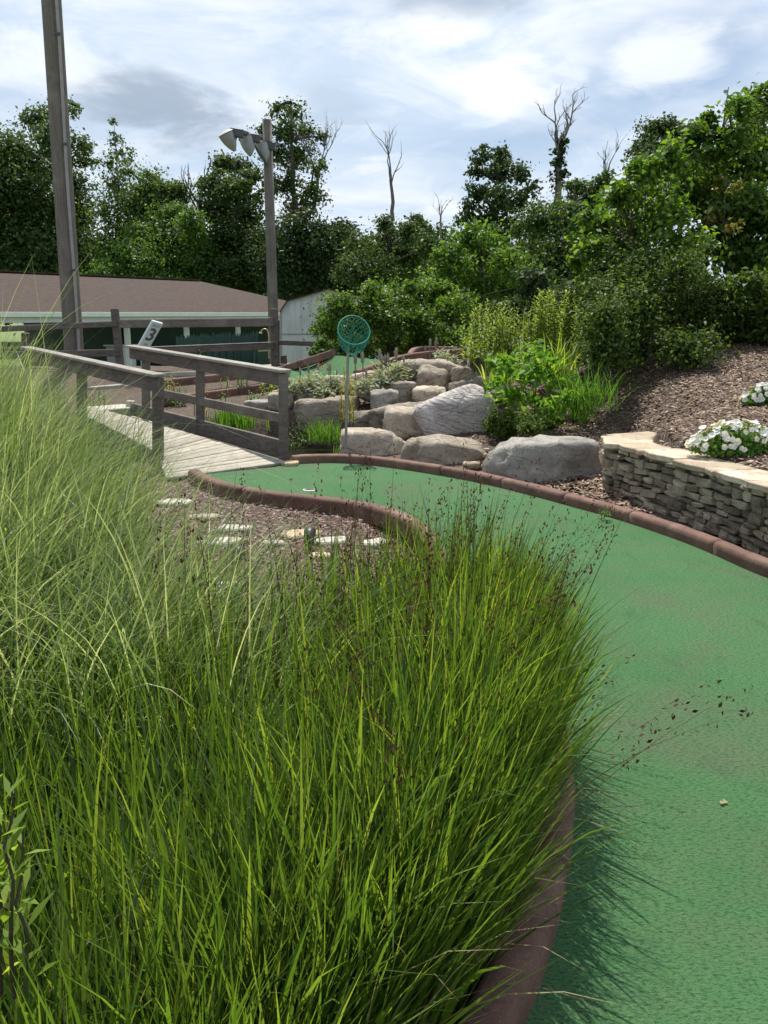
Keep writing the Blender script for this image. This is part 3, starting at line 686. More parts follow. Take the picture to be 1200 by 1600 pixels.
# ------------------------------------------------------------------ dry stone wall
wl = thing('stone_wall', 'curved dry stone retaining wall with buff cap slabs', 'wall', (2.3, 6.6, 0))
wpath = catmull([Vector((2.62, 8.25, 0)), Vector((2.28, 8.08, 0)), Vector((2.05, 7.78, 0)), Vector((2.15, 7.32, 0)), Vector((2.36, 6.65, 0)), Vector((2.60, 5.54, 0)), Vector((2.84, 4.5, 0)), Vector((2.95, 3.6, 0))], 0.05)
cl = [0.0]
for a, b_ in zip(wpath, wpath[1:]): cl.append(cl[-1] + (b_ - a).length)
def wat(s_):
    i = int(np.clip(np.searchsorted(cl, s_) - 1, 0, len(wpath) - 2)); t = (s_ - cl[i]) / max(1e-6, cl[i + 1] - cl[i])
    p_ = wpath[i].lerp(wpath[i + 1], t); i0 = max(i - 3, 0); i1 = min(i + 4, len(wpath) - 1)
    d = (wpath[i1] - wpath[i0]).normalized(); return p_, d, Vector((d.y, -d.x, 0))   # n points left/back of travel
def stone_unit(seed):
    r_ = random.Random(seed); bm = bmesh.new(); bmesh.ops.create_cube(bm, size=2); bmesh.ops.subdivide_edges(bm, edges=bm.edges[:], cuts=2, use_grid_fill=True)
    sk = r_.uniform(-0.25, 0.25); tp = r_.uniform(-0.2, 0.2)
    for v in bm.verts:
        d = v.co.normalized(); v.co = v.co.lerp(d * 1.25, 0.20)
        v.co += Vector([r_.uniform(-0.10, 0.10) for _ in range(3)])
        v.co.z += sk * v.co.x * 0.4; v.co.z *= 1 + tp * v.co.x
    return finish(bm, 'stone', M['wallstone'], False)
units = [stone_unit(k) for k in range(14)]
LT = cl[-1]; WH = 0.46
V = []; Fc = []
ns = 60
for k in range(ns):
    p_, d, n = wat(LT * k / (ns - 1))
    for off, z in ((-0.07, -0.1), (-0.07, WH - 0.03), (-0.34, WH - 0.03), (-0.34, -0.1)): V.append(tuple(p_ - (-n if False else n) * off * 1.0 * (-1) * -1 + Vector((0, 0, z))) if False else tuple(p_ + n * off + Vector((0, 0, z))))
WALLSIGN = 1.0
# find which side is the bank side: bank lies to larger x
p_, d, n = wat(LT * 0.6)
WALLSIGN = 1.0 if n.x > 0 else -1.0
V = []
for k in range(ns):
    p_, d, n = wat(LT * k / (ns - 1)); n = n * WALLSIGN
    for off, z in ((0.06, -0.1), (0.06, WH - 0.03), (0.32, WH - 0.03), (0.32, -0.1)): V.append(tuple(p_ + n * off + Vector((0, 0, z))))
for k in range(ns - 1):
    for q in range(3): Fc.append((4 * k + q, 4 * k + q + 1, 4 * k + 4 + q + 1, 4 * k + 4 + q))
obj_w('core', mesh_np('core', V, Fc, M['core']), wl)  # wall fill coloured near black, painting the shade in the stone gaps
z = 0.0; cnt = 0
wr = random.Random(5)
crs = []
while z < WH - 0.045:
    h = wr.choice([0.026, 0.032, 0.038, 0.044, 0.05, 0.062]); crs.append((z, h)); z += h + 0.003
for z, h in crs:
    s_ = wr.uniform(0, 0.1)
    while s_ < LT - 0.1:
        l = h * wr.uniform(2.4, 6.0) if h < 0.05 else h * wr.uniform(1.4, 3.4)
        p_, d, n = wat(s_ + l / 2); n = n * WALLSIGN
        vis = p_.y > 4.3
        if vis and cnt < 299:
            hh = h * wr.choice([0.78, 0.85, 0.9, 0.95, 1.0, 1.2]); dep = 0.12
            o = obj('stone', units[cnt % 14], wl); o.location = p_ + n * (dep / 2 - 0.025 + wr.uniform(-0.03, 0.022)) + Vector((0, 0, z + h / 2 + 0.012 * noise.noise(Vector((s_ * 2.2, z * 9, 1))))) - Vector(wl.location)
            o.rotation_euler = (wr.uniform(-0.10, 0.10), wr.uniform(-0.10, 0.10), math.atan2(d.y, d.x) + wr.uniform(-0.08, 0.08) + (math.pi if wr.random() < 0.5 else 0))
            o.scale = (l / 2 * 0.95, dep / 2, hh / 2 * 0.94); cnt += 1
        s_ += l + wr.uniform(0.002, 0.012)
s_ = 0.0
while s_ < LT - 0.1:
    l = wr.uniform(0.32, 0.6); p_, d, n = wat(s_ + l / 2); n = n * WALLSIGN
    l = min(l, LT - s_); dep = wr.uniform(0.34, 0.46)
    c_ = p_ + n * (dep / 2 - 0.05); ang = math.atan2(d.y, d.x)
    bm = bmesh.new()
    out = []
    for (u, v_) in ((-1, -1), (-0.3, -1.04), (0.4, -0.97), (1, -1), (1.02, -0.2), (0.95, 0.8), (0.3, 1.08), (-0.5, 0.95), (-1, 0.85), (-1.0, 0)):
        uu = u * l / 2 * 0.985 + (wr.uniform(-0.035, 0.035) if abs(v_) > 0.9 and abs(u) < .9 else 0); w_ = v_ * dep / 2 + wr.uniform(-0.04, 0.03)
        q = c_ + d * uu + n * (w_ if True else 0)
        out.append(q)
    th = wr.uniform(0.035, 0.055); zt = WH + 0.02 + wr.uniform(-0.006, 0.01)
    vt = [bm.verts.new((q.x, q.y, zt)) for q in out]; vb = [bm.verts.new((q.x, q.y, zt - th)) for q in out]
    bm.faces.new(vt); bm.faces.new(vb[::-1]); k_ = len(out)
    for k in range(k_): bm.faces.new((vt[k], vb[k], vb[(k + 1) % k_], vt[(k + 1) % k_]))
    bmesh.ops.recalc_face_normals(bm, faces=bm.faces); bmesh.ops.bevel(bm, geom=bm.edges[:], offset=0.007, segments=1, affect='EDGES')
    obj_w('cap_stone', finish(bm, 'cap_stone', M['capstone']), wl)
    s_ += l + 0.006

# flat stones in the left bed
slab(470, 833, 0.05, 36, 0.13, 0.06, 'slab_tan', 'tan flat stone lying on the mulch left of the kerb bend')
slab(520, 846, 0.04, 34, 0.10, 0.06, 'slab', 'pale flat stone half under the seed heads near the kerb bend', 0.3)
slab(590, 848, 0.04, 26, 0.09, 0.06, 'slab', 'grey white flat stone closest to the inner kerb bend', 0.5)
slab(362, 826, 0.05, 38, 0.10, 0.06, 'slab', 'long cream flat stone beneath the arching blades', -0.1)
slab(345, 848, 0.04, 42, 0.10, 0.06, 'slab', 'buff flat stone below the long cream one', 0.1)
slab(430, 850, 0.04, 24, 0.07, 0.05, 'slab', 'narrow pale flat stone left of the black spotlight')
slab(345, 912, 0.10, 42, 0.16, 0.12, 'slab', 'big pale flat stone deep in the arching grass', 0.25)
slab(500, 873, 0.03, 22, 0.06, 0.05, 'slab_tan', 'small tan flat stone in front of the black spotlight')
slab(318, 806, 0.05, 40, 0.10, 0.05, 'boulder_brown', 'brown flat stone under the tip of the kerb', 0.2)
slab(275, 790, 0.02, 34, 0.12, 0.06, 'slab', 'whitish flat stone at the left of the kerb tip', 0.4)
for x, y, lab in ((484, 866, 'black garden spotlight on the mulch right of the tan stone'), (372, 896, 'black garden spotlight beside the big pale stone')):
    p_ = g(x, y, 0.0); sp = thing('garden_spotlight', lab, 'spotlight', (p_.x, p_.y, Hs(p_.x, p_.y)), 0, 'garden spotlights')
    ac = Acc(); ac.tube([(0, 0, -0.05), (0, 0, 0.06)], [0.012, 0.012], 8); obj('stake', ac.mesh('stake', M['black']), sp)
    ac = Acc(); ac.tube([(0, -0.05, 0.06), (0, -0.045, 0.06), (0, 0.03, 0.105), (0, 0.06, 0.12), (0, 0.06, 0.12)], [0.001, 0.032, 0.04, 0.043, 0.03], 12); obj('housing', ac.mesh('housing', M['black'], True), sp)

# ------------------------------------------------------------------ mulch chips
def chips(n, fx, fy, keep, smin, smax, mat, name, label):
    x = rng.uniform(*fx, n); y = rng.uniform(*fy, n); k = keep(x, y); x = x[k]; y = y[k]; n = len(x)
    z = H(x, y) + rng.uniform(0.002, 0.018, n); l = rng.uniform(smin, smax, n); wd = l * rng.uniform(0.18, 0.45, n)
    a = rng.uniform(0, math.pi, n); tl = rng.normal(0, 0.28, n)
    dx = np.stack([np.cos(a) * np.cos(tl), np.sin(a) * np.cos(tl), np.sin(tl)], 1) * l[:, None] / 2
    dy = np.stack([-np.sin(a), np.cos(a), rng.normal(0, 0.3, n)], 1) * wd[:, None] / 2
    c_ = np.stack([x, y, z], 1)
    up = np.array([0, 0, 1.0])[None] * rng.uniform(0.003, 0.008, n)[:, None]
    V = np.stack([c_ - dx * 0.8 - dy, c_ + dx - dy * 0.7, c_ + dx * 0.8 + dy, c_ - dx + dy * 0.8, c_ + up - dx * 0.1 - dy * 0.1], 1).reshape(-1, 3)
    b0 = np.arange(n)[:, None] * 5
    Fc = (b0[:, :, None] + np.array([[0, 1, 4], [1, 2, 4], [2, 3, 4], [3, 0, 4]])[None]).reshape(-1, 3)
    tag(obj(name, mesh_np(name, V, Fc, M[mat])), label, None, None, 'stuff')
chips(60000, (1.9, 8.0), (4.4, 12.5), lambda x, y: (x > wallx(y) + 0.3), 0.02, 0.06, 'chip', 'mulch_chips', 'brown wood chip mulch on the bank above the wall')
lkx = np.array([v.x for v in lp]); lky = np.array([v.y for v in lp])
def leftbed(x, y):
    kx = np.interp(y, lky[np.argsort(lky)], lkx[np.argsort(lky)]); return (x < kx - 0.08)
chips(26000, (-2.6, 0.7), (3.0, 8.1), leftbed, 0.015, 0.045, 'redchip', 'red_mulch_chips', 'reddish wood chip mulch in the bed inside the kerb bend')
chips(9000, (-0.6, 2.6), (7.2, 13.5), lambda x, y: (H(x, y) > 0.02) & (y > np.interp(x, [-1.2, .26, 1.3, 1.83, 2.4], [9.5, 9.0, 7.85, 7.1, 5.7])), 0.02, 0.06, 'chip', 'mound_chips', 'bark litter between the boulders of the mound')
chips(2500, (1.2, 2.2), (6.6, 8.6), lambda x, y: (H(x, y) > -0.1) & (y > np.interp(x, [.26, 1.3, 1.83, 2.4], [9.0, 7.85, 7.1, 5.7])) & (x < wallx(y)), 0.04, 0.11, 'chip', 'shale_litter', 'slivers of shale and bark between grey boulder and wall')

# ------------------------------------------------------------------ foliage builders
def leaf_quads(c_, nrm, size, aspect=0.55, fold=0.18, axis=None):
    n = len(c_); nrm = nrm / np.linalg.norm(nrm, axis=1, keepdims=True)
    r_ = rng.normal(size=(n, 3)) if axis is None else axis
    a = r_ - (r_ * nrm).sum(1, keepdims=True) * nrm; a /= np.maximum(np.linalg.norm(a, axis=1, keepdims=True), 1e-6)
    b_ = np.cross(nrm, a); s_ = size[:, None] / 2
    V = np.stack([c_ - a * s_, c_ + b_ * s_ * aspect - a * s_ * 0.1 + nrm * s_ * fold, c_ + a * s_, c_ - b_ * s_ * aspect - a * s_ * 0.1 + nrm * s_ * fold], 1).reshape(-1, 3)
    return V, (np.arange(n)[:, None] * 4 + np.arange(4)[None])
def lobe_leaves(ctr, r, size, dens, ry=None, spread=0.30, flat=0.85, up=0.7, clus=None):
    rv = np.array([r, ry if ry else r, r * flat]); 
    K = clus or max(6, int(16 * (r / max(size, 1e-3) / 6) ** 0.8)); K = min(K, 60)
    d = rng.normal(size=(K, 3)); d /= np.linalg.norm(d, axis=1, keepdims=True)
    cc = d * rng.uniform(0.45, 1.0, (K, 1)) * rv
    n = int(dens * 3.3 * 4 * math.pi * (r / size) ** 2)
    k = rng.integers(0, K, n); cs = rng.uniform(0.55, 1.3, K)[k][:, None]
    pos = cc[k] + rng.normal(size=(n, 3)) * spread * rv * cs * np.array([1, 1, 0.75])
    nr = rng.normal(size=(n, 3)) * 0.8 + pos / rv * 0.5 + np.array([0, 0, up])
    sz = size * rng.uniform(0.6, 1.35, n)
    ni = n // 5; di = rng.normal(size=(ni, 3)); di /= np.linalg.norm(di, axis=1, keepdims=True)
    pos = np.concatenate([pos, di * rng.uniform(0, 0.8, (ni, 1)) * rv]); nr = np.concatenate([nr, rng.normal(size=(ni, 3))]); sz = np.concatenate([sz, size * rng.uniform(1.2, 2.0, ni)])
    return pos + np.array(ctr), nr, sz, cc + np.array(ctr)
def limb(a, b_, r0, r1, wob, n=6):
    a = Vector(a); b_ = Vector(b_); pts = []; ln = (b_ - a).length
    for k in range(n):
        t = k / (n - 1); j = Vector((random.gauss(0, 1), random.gauss(0, 1), random.gauss(0, .5))) * wob * ln * math.sin(math.pi * t)
        pts.append(a.lerp(b_, t) + j + Vector((0, 0, 0.08 * ln * math.sin(math.pi * t))))
    return pts, [r0 + (r1 - r0) * k / (n - 1) for k in range(n)]
def tree(name, label, lobes, d, leaf, dens, mat, base_px, trunk_r, bark='bark', group=None, jd=0.10, spread=0.30, cat='tree', bz=None, top_px=None, aspect=0.6, twigs=4, up=0.7):
    bx = (base_px - 600) * d / F; gz = Hs(bx, d) if bz is None else bz
    if d > 25: leaf *= 0.68; dens *= 0.9
    elif d > 15: leaf *= 0.85
    t = thing(name, label, cat, (bx, d, gz), 0, group)
    acc = Acc(); wood = Acc()
    ctrs = []
    for (x, y, r) in lobes:
        dd = d * (1 + random.uniform(-jd, jd) * 0.5); c_ = P(x, y, dd); ctrs.append((c_, r * dd / F))
    zs = sorted(c_.z for c_, _ in ctrs); ztop = zs[-1] if top_px is None else P(0, top_px, d).z
    mx = sum(c_.x for c_, _ in ctrs) / len(ctrs)
    tp = [Vector((bx, d, gz - 0.1)), Vector((bx + (mx - bx) * 0.3, d, gz + (ztop - gz) * 0.35)), Vector((mx, d, gz + (ztop - gz) * 0.7)), Vector((mx, d, ztop))]
    tpp = catmull(tp, (ztop - gz) / 8); nn = len(tpp)
    wood.tube(tpp, [trunk_r * 0.75 * (1 - 0.92 * k / (nn - 1)) for k in range(nn)], 8)
    for c_, r in ctrs:
        k = min(range(nn), key=lambda i: abs(tpp[i].z - (c_.z - 0.6 * (c_ - tpp[i]).xy.length)))
        pts, rr = limb(tpp[k], c_, trunk_r * 0.28, trunk_r * 0.07, 0.05); wood.tube(pts, rr, 5)
        pos, nr, sz, cc = lobe_leaves(c_, r, leaf, dens, spread=spread, up=up)
        keep = pos[:, 2] > gz + 0.03
        V, Fc = leaf_quads(pos[keep], nr[keep], sz[keep], aspect); acc.add(V, Fc)
        for q in cc[:twigs]:
            pts, rr = limb(c_, q, trunk_r * 0.10, trunk_r * 0.03, 0.05, 4); wood.tube(pts, rr, 4)
    obj_w('trunk', wood.mesh('trunk', M[bark], True), t); obj_w('crown', acc.mesh('crown', M[mat]), t)
    return t
def branchy(acc, p0, d0, ln, r, depth, spreadang, leaves=None, upk=0.35):
    n = 5; pts = [Vector(p0)]; d = Vector(d0).normalized()
    for k in range(n):
        d = (d + Vector((random.gauss(0, .16), random.gauss(0, .16), random.gauss(0, .07) + upk * 0.10))).normalized(); pts.append(pts[-1] + d * ln / n)
    acc.tube(pts, [r * (1 - 0.55 * k / n) for k in range(n + 1)], 5)
    if depth <= 0: return
    m_ = random.randint(2, 3) + (1 if depth > 1 else 0)
    for k in range(m_):
        i = random.randint(1, n) if k else n
        a = random.uniform(0, 6.283); sp = Vector((math.cos(a), math.sin(a) * 0.7, 0)) * math.tan(spreadang) * random.uniform(0.8, 2.2)
        branchy(acc, pts[i], (d + sp + Vector((0, 0, upk * 0.4))), ln * random.uniform(0.35, 0.75), r * 0.5, depth - 1, spreadang, upk=upk)
def dead_tree(label, base, top_y, d, r, depth, ang, seed, trunk_frac=0.5, lean=0.0, ivy=False, bark='deadwood'):
    random.seed(seed); b0 = P(base[0], base[1], d); H_ = P(base[0], top_y, d).z - b0.z
    t = thing('dead_tree', label, 'tree', (b0.x, b0.y, b0.z), 0, 'bare dead trees')
    ac = Acc(); tp = b0 + Vector((lean * H_ * trunk_frac, 0, H_ * trunk_frac))
    pts, rr = limb(b0, tp, r * 0.7, r * 0.4, 0.02, 7); ac.tube(pts, rr, 6); depth += 1
    for k in range(3 + depth % 2):
        a = k * 2.1 + random.uniform(-.3, .3)
        branchy(ac, pts[-1 - (k % 3)], Vector((math.cos(a) * math.tan(ang), math.sin(a) * 0.4 * math.tan(ang), 1)), H_ * (1 - trunk_frac) * random.uniform(0.45, 0.65), r * 0.3, depth, ang)
    obj_w('trunk', ac.mesh('trunk', M[bark], True), t)
    if ivy:
        a2 = Acc()
        for q in pts[2:]:
            pos, nr, sz, cc = lobe_leaves(q, 0.36, 0.20, 0.7, flat=1.8); V, Fc = leaf_quads(pos, nr, sz, 0.6); a2.add(V, Fc)
        obj_w('ivy', a2.mesh('ivy', M['leaf_dark']), t)
    return t

# ------------------------------------------------------------------ far tree line
FARG = 'trees of the far wood'
tree('broadleaf_tree', 'broad dark tree at the left edge behind the brown roof', [(-60, 330, 85), (0, 345, 70), (55, 370, 65), (-20, 270, 55), (15, 235, 32), (95, 385, 60), (-30, 420, 75), (60, 425, 60), (25, 300, 45), (120, 330, 35)], 52, 0.34, 1.15, 'leaf_far', 0, 0.35, group=FARG)
for q, (bx_, lab, mt) in enumerate(((-170, 'leafy tree beyond the left edge of the far wood', 'leaf_far'), (-330, 'second leafy tree beyond the left edge of the far wood', 'leaf_pale'), (-480, 'outermost dark tree at the far left of the wood', 'leaf_dark'))):
    tree('broadleaf_tree', lab, [(bx_ + random.uniform(-80, 80), random.uniform(230, 430), random.uniform(40, 75)) for _ in range(9)], 53, 0.36, 0.8, mt, bx_, 0.35, group=FARG)
tree('sycamore_tree', 'tall lobed tree rising right behind the big left pole', [(60, 185, 26), (95, 168, 22), (30, 228, 22), (75, 220, 30), (120, 165, 10), (128, 225, 22), (130, 250, 20), (50, 255, 26), (85, 265, 34), (118, 290, 26), (60, 300, 32), (100, 330, 36)], 54, 0.30, 0.6, 'leaf_far', 92, 0.35, group=FARG, spread=0.26)
tree('slender_tree', 'slim airy tree tapering to a thin tip beside the dark cloud', [(178, 192, 9), (180, 215, 14), (190, 240, 19), (170, 255, 18), (200, 270, 24), (175, 290, 28), (205, 315, 32), (165, 330, 36), (195, 360, 40), (160, 390, 42)], 50, 0.24, 0.30, 'leaf_pale', 188, 0.16, group=FARG, spread=0.36)
tree('broadleaf_tree', 'mid height tree between slim tree and dead trunk', [(235, 290, 26), (215, 320, 32), (262, 305, 26), (255, 340, 36), (285, 300, 18), (225, 365, 40)], 51, 0.28, 0.95, 'leaf_pale', 245, 0.25, group=FARG)
tree('broadleaf_tree', 'rounded bright tree above the middle of the brown roof', [(265, 340, 28), (235, 385, 44), (285, 385, 44), (255, 425, 46), (205, 420, 44), (315, 415, 40), (170, 430, 36), (300, 350, 25)], 46, 0.24, 1.1, 'leaf_mid', 262, 0.25, group=FARG)
tree('broadleaf_tree', 'two topped tree left of the floodlight pole', [(347, 256, 20), (372, 262, 18), (392, 280, 20), (338, 290, 28), (372, 300, 30), (345, 335, 34), (392, 335, 28), (360, 380, 46), (405, 390, 40), (345, 430, 44), (400, 430, 44)], 48, 0.28, 1.15, 'leaf_far', 365, 0.25, group=FARG)
tree('ivy_clad_tree', 'tall leaning ivy clad tree behind the floodlight pole', [(433, 170, 16), (458, 176, 18), (415, 205, 16), (445, 205, 24), (478, 205, 18), (500, 215, 12), (432, 240, 26), (468, 245, 28), (500, 260, 16), (450, 285, 24), (425, 290, 20), (485, 300, 24), (462, 330, 28)], 50, 0.26, 0.55, 'leaf_far', 480, 0.42, group=FARG, spread=0.33)
tree('broadleaf_tree', 'dark dense tree between floodlight pole and shed', [(470, 365, 40), (512, 375, 34), (480, 425, 48), (432, 420, 42), (535, 362, 22), (540, 410, 38), (520, 440, 44)], 44, 0.27, 1.2, 'leaf_dark', 490, 0.25, group=FARG)
tree('walnut_tree', 'dark tall tree standing alone above the middle bushes', [(757, 243, 18), (783, 240, 16), (745, 268, 18), (785, 268, 28), (815, 272, 18), (832, 290, 12), (745, 305, 24), (782, 308, 30), (815, 312, 22), (730, 335, 18), (765, 345, 30), (800, 350, 28), (775, 385, 34)], 42, 0.24, 0.75, 'leaf_dark', 778, 0.25, group=FARG, spread=0.27)
tree('broadleaf_tree', 'broad olive tree below the ivy covered dead trunk', [(838, 350, 34), (880, 340, 38), (920, 315, 30), (860, 395, 46), (925, 370, 40), (905, 295, 20), (940, 285, 18), (820, 400, 40), (900, 430, 50), (960, 320, 30)], 36, 0.22, 1.15, 'leaf_far', 880, 0.22, group=FARG)
tree('round_tree', 'round dark tree top showing over the right thicket', [(1022, 205, 22), (1048, 200, 22), (1003, 232, 20), (1035, 232, 28), (1060, 225, 22), (998, 262, 16), (1030, 270, 28), (1065, 270, 28)], 38, 0.22, 1.15, 'leaf_dark', 1040, 0.22, group=FARG)
tree('broadleaf_tree', 'leafy tree right of the shed, behind the clipped bush', [(568, 385, 30), (605, 372, 26), (640, 365, 24), (585, 420, 40), (640, 405, 38), (552, 430, 32), (600, 350, 16), (668, 385, 24)], 28, 0.15, 0.9, 'leaf_far', 600, 0.16, group='trees behind the mound')
tree('vine_topped_tree', 'small dark vine bundle on a snag left of the twin dead branches', [(655, 348, 16), (668, 365, 16), (645, 370, 14)], 31, 0.18, 1.2, 'leaf_dark', 658, 0.10, group='trees behind the mound')
tree('vine_covered_tree', 'mounded vine covered tree in the middle behind the mound', [(735, 372, 28), (765, 380, 30), (705, 400, 32), (745, 410, 40), (795, 410, 34), (690, 435, 34), (735, 450, 44), (800, 450, 40), (820, 425, 25)], 22, 0.115, 0.9, 'leaf_near', 750, 0.14, group='trees behind the mound')

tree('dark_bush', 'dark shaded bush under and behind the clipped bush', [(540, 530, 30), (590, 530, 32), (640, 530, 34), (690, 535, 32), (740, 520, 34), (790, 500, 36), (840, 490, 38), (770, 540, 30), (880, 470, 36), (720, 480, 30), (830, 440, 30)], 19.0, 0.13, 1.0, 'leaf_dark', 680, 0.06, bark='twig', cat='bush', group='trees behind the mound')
# tree belt that closes the gaps low down (one dark mass, no stems visible)
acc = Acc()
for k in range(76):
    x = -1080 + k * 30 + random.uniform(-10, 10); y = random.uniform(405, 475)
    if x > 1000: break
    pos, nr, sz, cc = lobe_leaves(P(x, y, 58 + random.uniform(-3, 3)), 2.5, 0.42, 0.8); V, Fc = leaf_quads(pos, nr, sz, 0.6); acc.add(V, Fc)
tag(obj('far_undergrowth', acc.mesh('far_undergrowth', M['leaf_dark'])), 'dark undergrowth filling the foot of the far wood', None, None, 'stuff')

dead_tree('dead dark trunk with forked bare top above the brown roof', (322, 440), 232, 49, 0.26, 1, 0.32, 21, 0.62, -0.03, bark='bark')
dead_tree('slim bare tree standing alone against the open sky', (614, 345), 193, 40, 0.13, 1, 0.20, 34, 0.48, -0.05)
dead_tree('small twin branched dead tree left of the dark walnut', (688, 365), 288, 33, 0.07, 1, 0.36, 5, 0.35, 0.02)
dead_tree('ivy wrapped dead tree with wide spray of bare twigs', (872, 318), 135, 42, 0.24, 2, 0.42, 12, 0.50, 0.0, ivy=True)
dead_tree('leaning bare branches at the left of the round dark tree', (938, 320), 212, 38, 0.12, 1, 0.30, 8, 0.45, 0.18)
dead_tree('pale bare limbs reaching right of the ivy clad tree', (490, 330), 180, 49, 0.16, 2, 0.32, 19, 0.4, 0.16)
random.seed(99)

# ------------------------------------------------------------------ building, shed, fences, poles
u = Vector((0.54, 0.84, 0)).normalized(); v = Vector((-u.y, u.x, 0))
Bend = Vector((-1.98, 38.2, 0)); A0 = Bend - u * 20.0; A0.z = 0
EZ, RZ, HW = 1.66, 2.95, 4.2
bd = thing('pavilion', 'long low pavilion with brown shingle hip roof and pale fascia', 'building', (A0.x, A0.y, -0.85))
def wp(s_, q, z): p_ = A0 + u * s_ + v * q; return Vector((p_.x, p_.y, z))
LB = 20.0
def quadmesh(name, polys, mat):
    bm = bmesh.new()
    for pl in polys: bm.faces.new([bm.verts.new(p_) for p_ in pl])
    bmesh.ops.remove_doubles(bm, verts=bm.verts, dist=1e-4); return finish(bm, name, mat)
e0, e1, e2, e3 = wp(0, 0, EZ), wp(LB, 0, EZ), wp(LB, 2 * HW, EZ), wp(0, 2 * HW, EZ)
r0, r1 = wp(-6, HW, RZ), wp(LB - HW, HW, RZ)
e0, e3 = wp(-6, 0, EZ), wp(-6, 2 * HW, EZ)
obj_w('roof', quadmesh('roof', [[e0, e1, r1, r0], [e2, e3, r0, r1], [e1, e2, r1]], M['shingle']), bd)
obj_w('ceiling', quadmesh('ceiling', [[p_ + Vector((0, 0, -0.05)) for p_ in (e0, e1, e2, e3)]], M['rail']), bd)
obj_w('ridge_cap', box_between(r0 + Vector((0, 0, .02)), r1 + Vector((0, 0, .02)), 0.22, 0.05, M['shingle']), bd)
obj_w('fascia', box_between(wp(-6, 0.03, EZ - 0.17), wp(LB, 0.03, EZ - 0.17), 0.04, 0.28, M['fascia']), bd)
obj_w('fascia', box_between(wp(LB - .03, 0, EZ - 0.17), wp(LB - .03, 2 * HW, EZ - 0.17), 0.04, 0.28, M['fascia']), bd)
obj_w('gutter', box_between(wp(-6, -0.05, EZ - 0.075), wp(LB + .02, -0.05, EZ - 0.075), 0.11, 0.14, M['white']), bd)
for s_ in (1.6, 9.5, 15.5):
    obj_w('gutter_strap', box_between(wp(s_, -0.012, EZ - 0.30), wp(s_, -0.012, EZ - 0.11), 0.05, 0.03, M['white']), bd)
for s_ in (-2, 3.2, 8.6, 11.3, 14.0, 16.7, 19.4):
    obj_w('post', box_between(wp(s_, 0.45, -0.9), wp(s_, 0.45, EZ - 0.06), 0.17, 0.17, M['white']), bd)
    obj_w('post', box_between(wp(s_, 2 * HW - 0.45, -0.9), wp(s_, 2 * HW - 0.45, EZ - 0.06), 0.17, 0.17, M['white']), bd)
obj_w('back_wall', box_between(wp(10.0, 2.2, 0.35), wp(LB - .4, 2.2, 0.35), 0.12, 2.5, M['dkgreen']), bd)
obj_w('side_wall', box_between(wp(10.0, 2.3, 0.35), wp(10.0, 2 * HW - .5, 0.35), 0.12, 2.5, M['dkgreen']), bd)
obj_w('low_wall', box_between(wp(10.2, 0.7, -0.35), wp(LB - .4, 0.7, -0.35), 0.1, 1.1, M['dkgreen']), bd)
obj_w('counter', box_between(wp(8.6, 1.4, 0.55), wp(9.6, 1.4, 0.55), 0.6, 0.06, M['white']), bd)
obj_w('cabinet', box_between(wp(8.7, 1.4, -0.2), wp(9.5, 1.4, -0.2), 0.55, 1.4, M['fascia']), bd)

# shed
sd_d = 22.5
def sp(x, y, dd=0.0):
    q = P(x, y, sd_d); q.y += dd; return q
out = [(437, 585), (438, 488), (449, 471), (514, 452), (580, 471), (592, 488), (594, 585)]
shed = thing('garden_shed', 'pale grey metal garden shed with gambrel roof beside the bushes', 'shed', (sp(514, 585).x, sd_d, sp(514, 585).z))
bm = bmesh.new(); f_ = [bm.verts.new(sp(*q)) for q in out]; k_ = [bm.verts.new(sp(q[0], q[1], 3.0)) for q in out]
bm.faces.new(f_); bm.faces.new(k_[::-1])
for i in (0, 5): bm.faces.new((f_[i], f_[i + 1], k_[i + 1], k_[i]))
obj_w('wall', finish(bm, 'wall', M['shed']), shed)
bm = bmesh.new()
for i in range(1, 5):
    a, b_ = sp(*out[i], -0.12), sp(*out[i + 1], -0.12); a2, b2 = sp(*out[i], 3.1), sp(*out[i + 1], 3.1)
    lift = Vector((0, 0, 0.035)); q = [bm.verts.new(p_ + lift) for p_ in (a, b_, b2, a2)]; q2 = [bm.verts.new(p_ + lift * 0.1) for p_ in (a, b_, b2, a2)]
    bm.faces.new(q); bm.faces.new(q2[::-1])
    for k in range(4): bm.faces.new((q[k], q2[k], q2[(k + 1) % 4], q[(k + 1) % 4]))
obj_w('roof', finish(bm, 'roof', M['shingle']), shed)
obj_w('seam', box_between(sp(437, 522, -0.012), sp(594, 522, -0.012), 0.012, 0.03, M['conduit']), shed)
obj_w('corner_trim', box_between(sp(438.5, 585, -0.02), sp(438.5, 486, -0.02), 0.05, 0.03, M['conduit']), shed)
for xx in (470, 505, 540): obj_w('rib', box_between(sp(xx, 584, -0.008), sp(xx, 470, -0.008), 0.02, 0.012, M['shed']), shed)

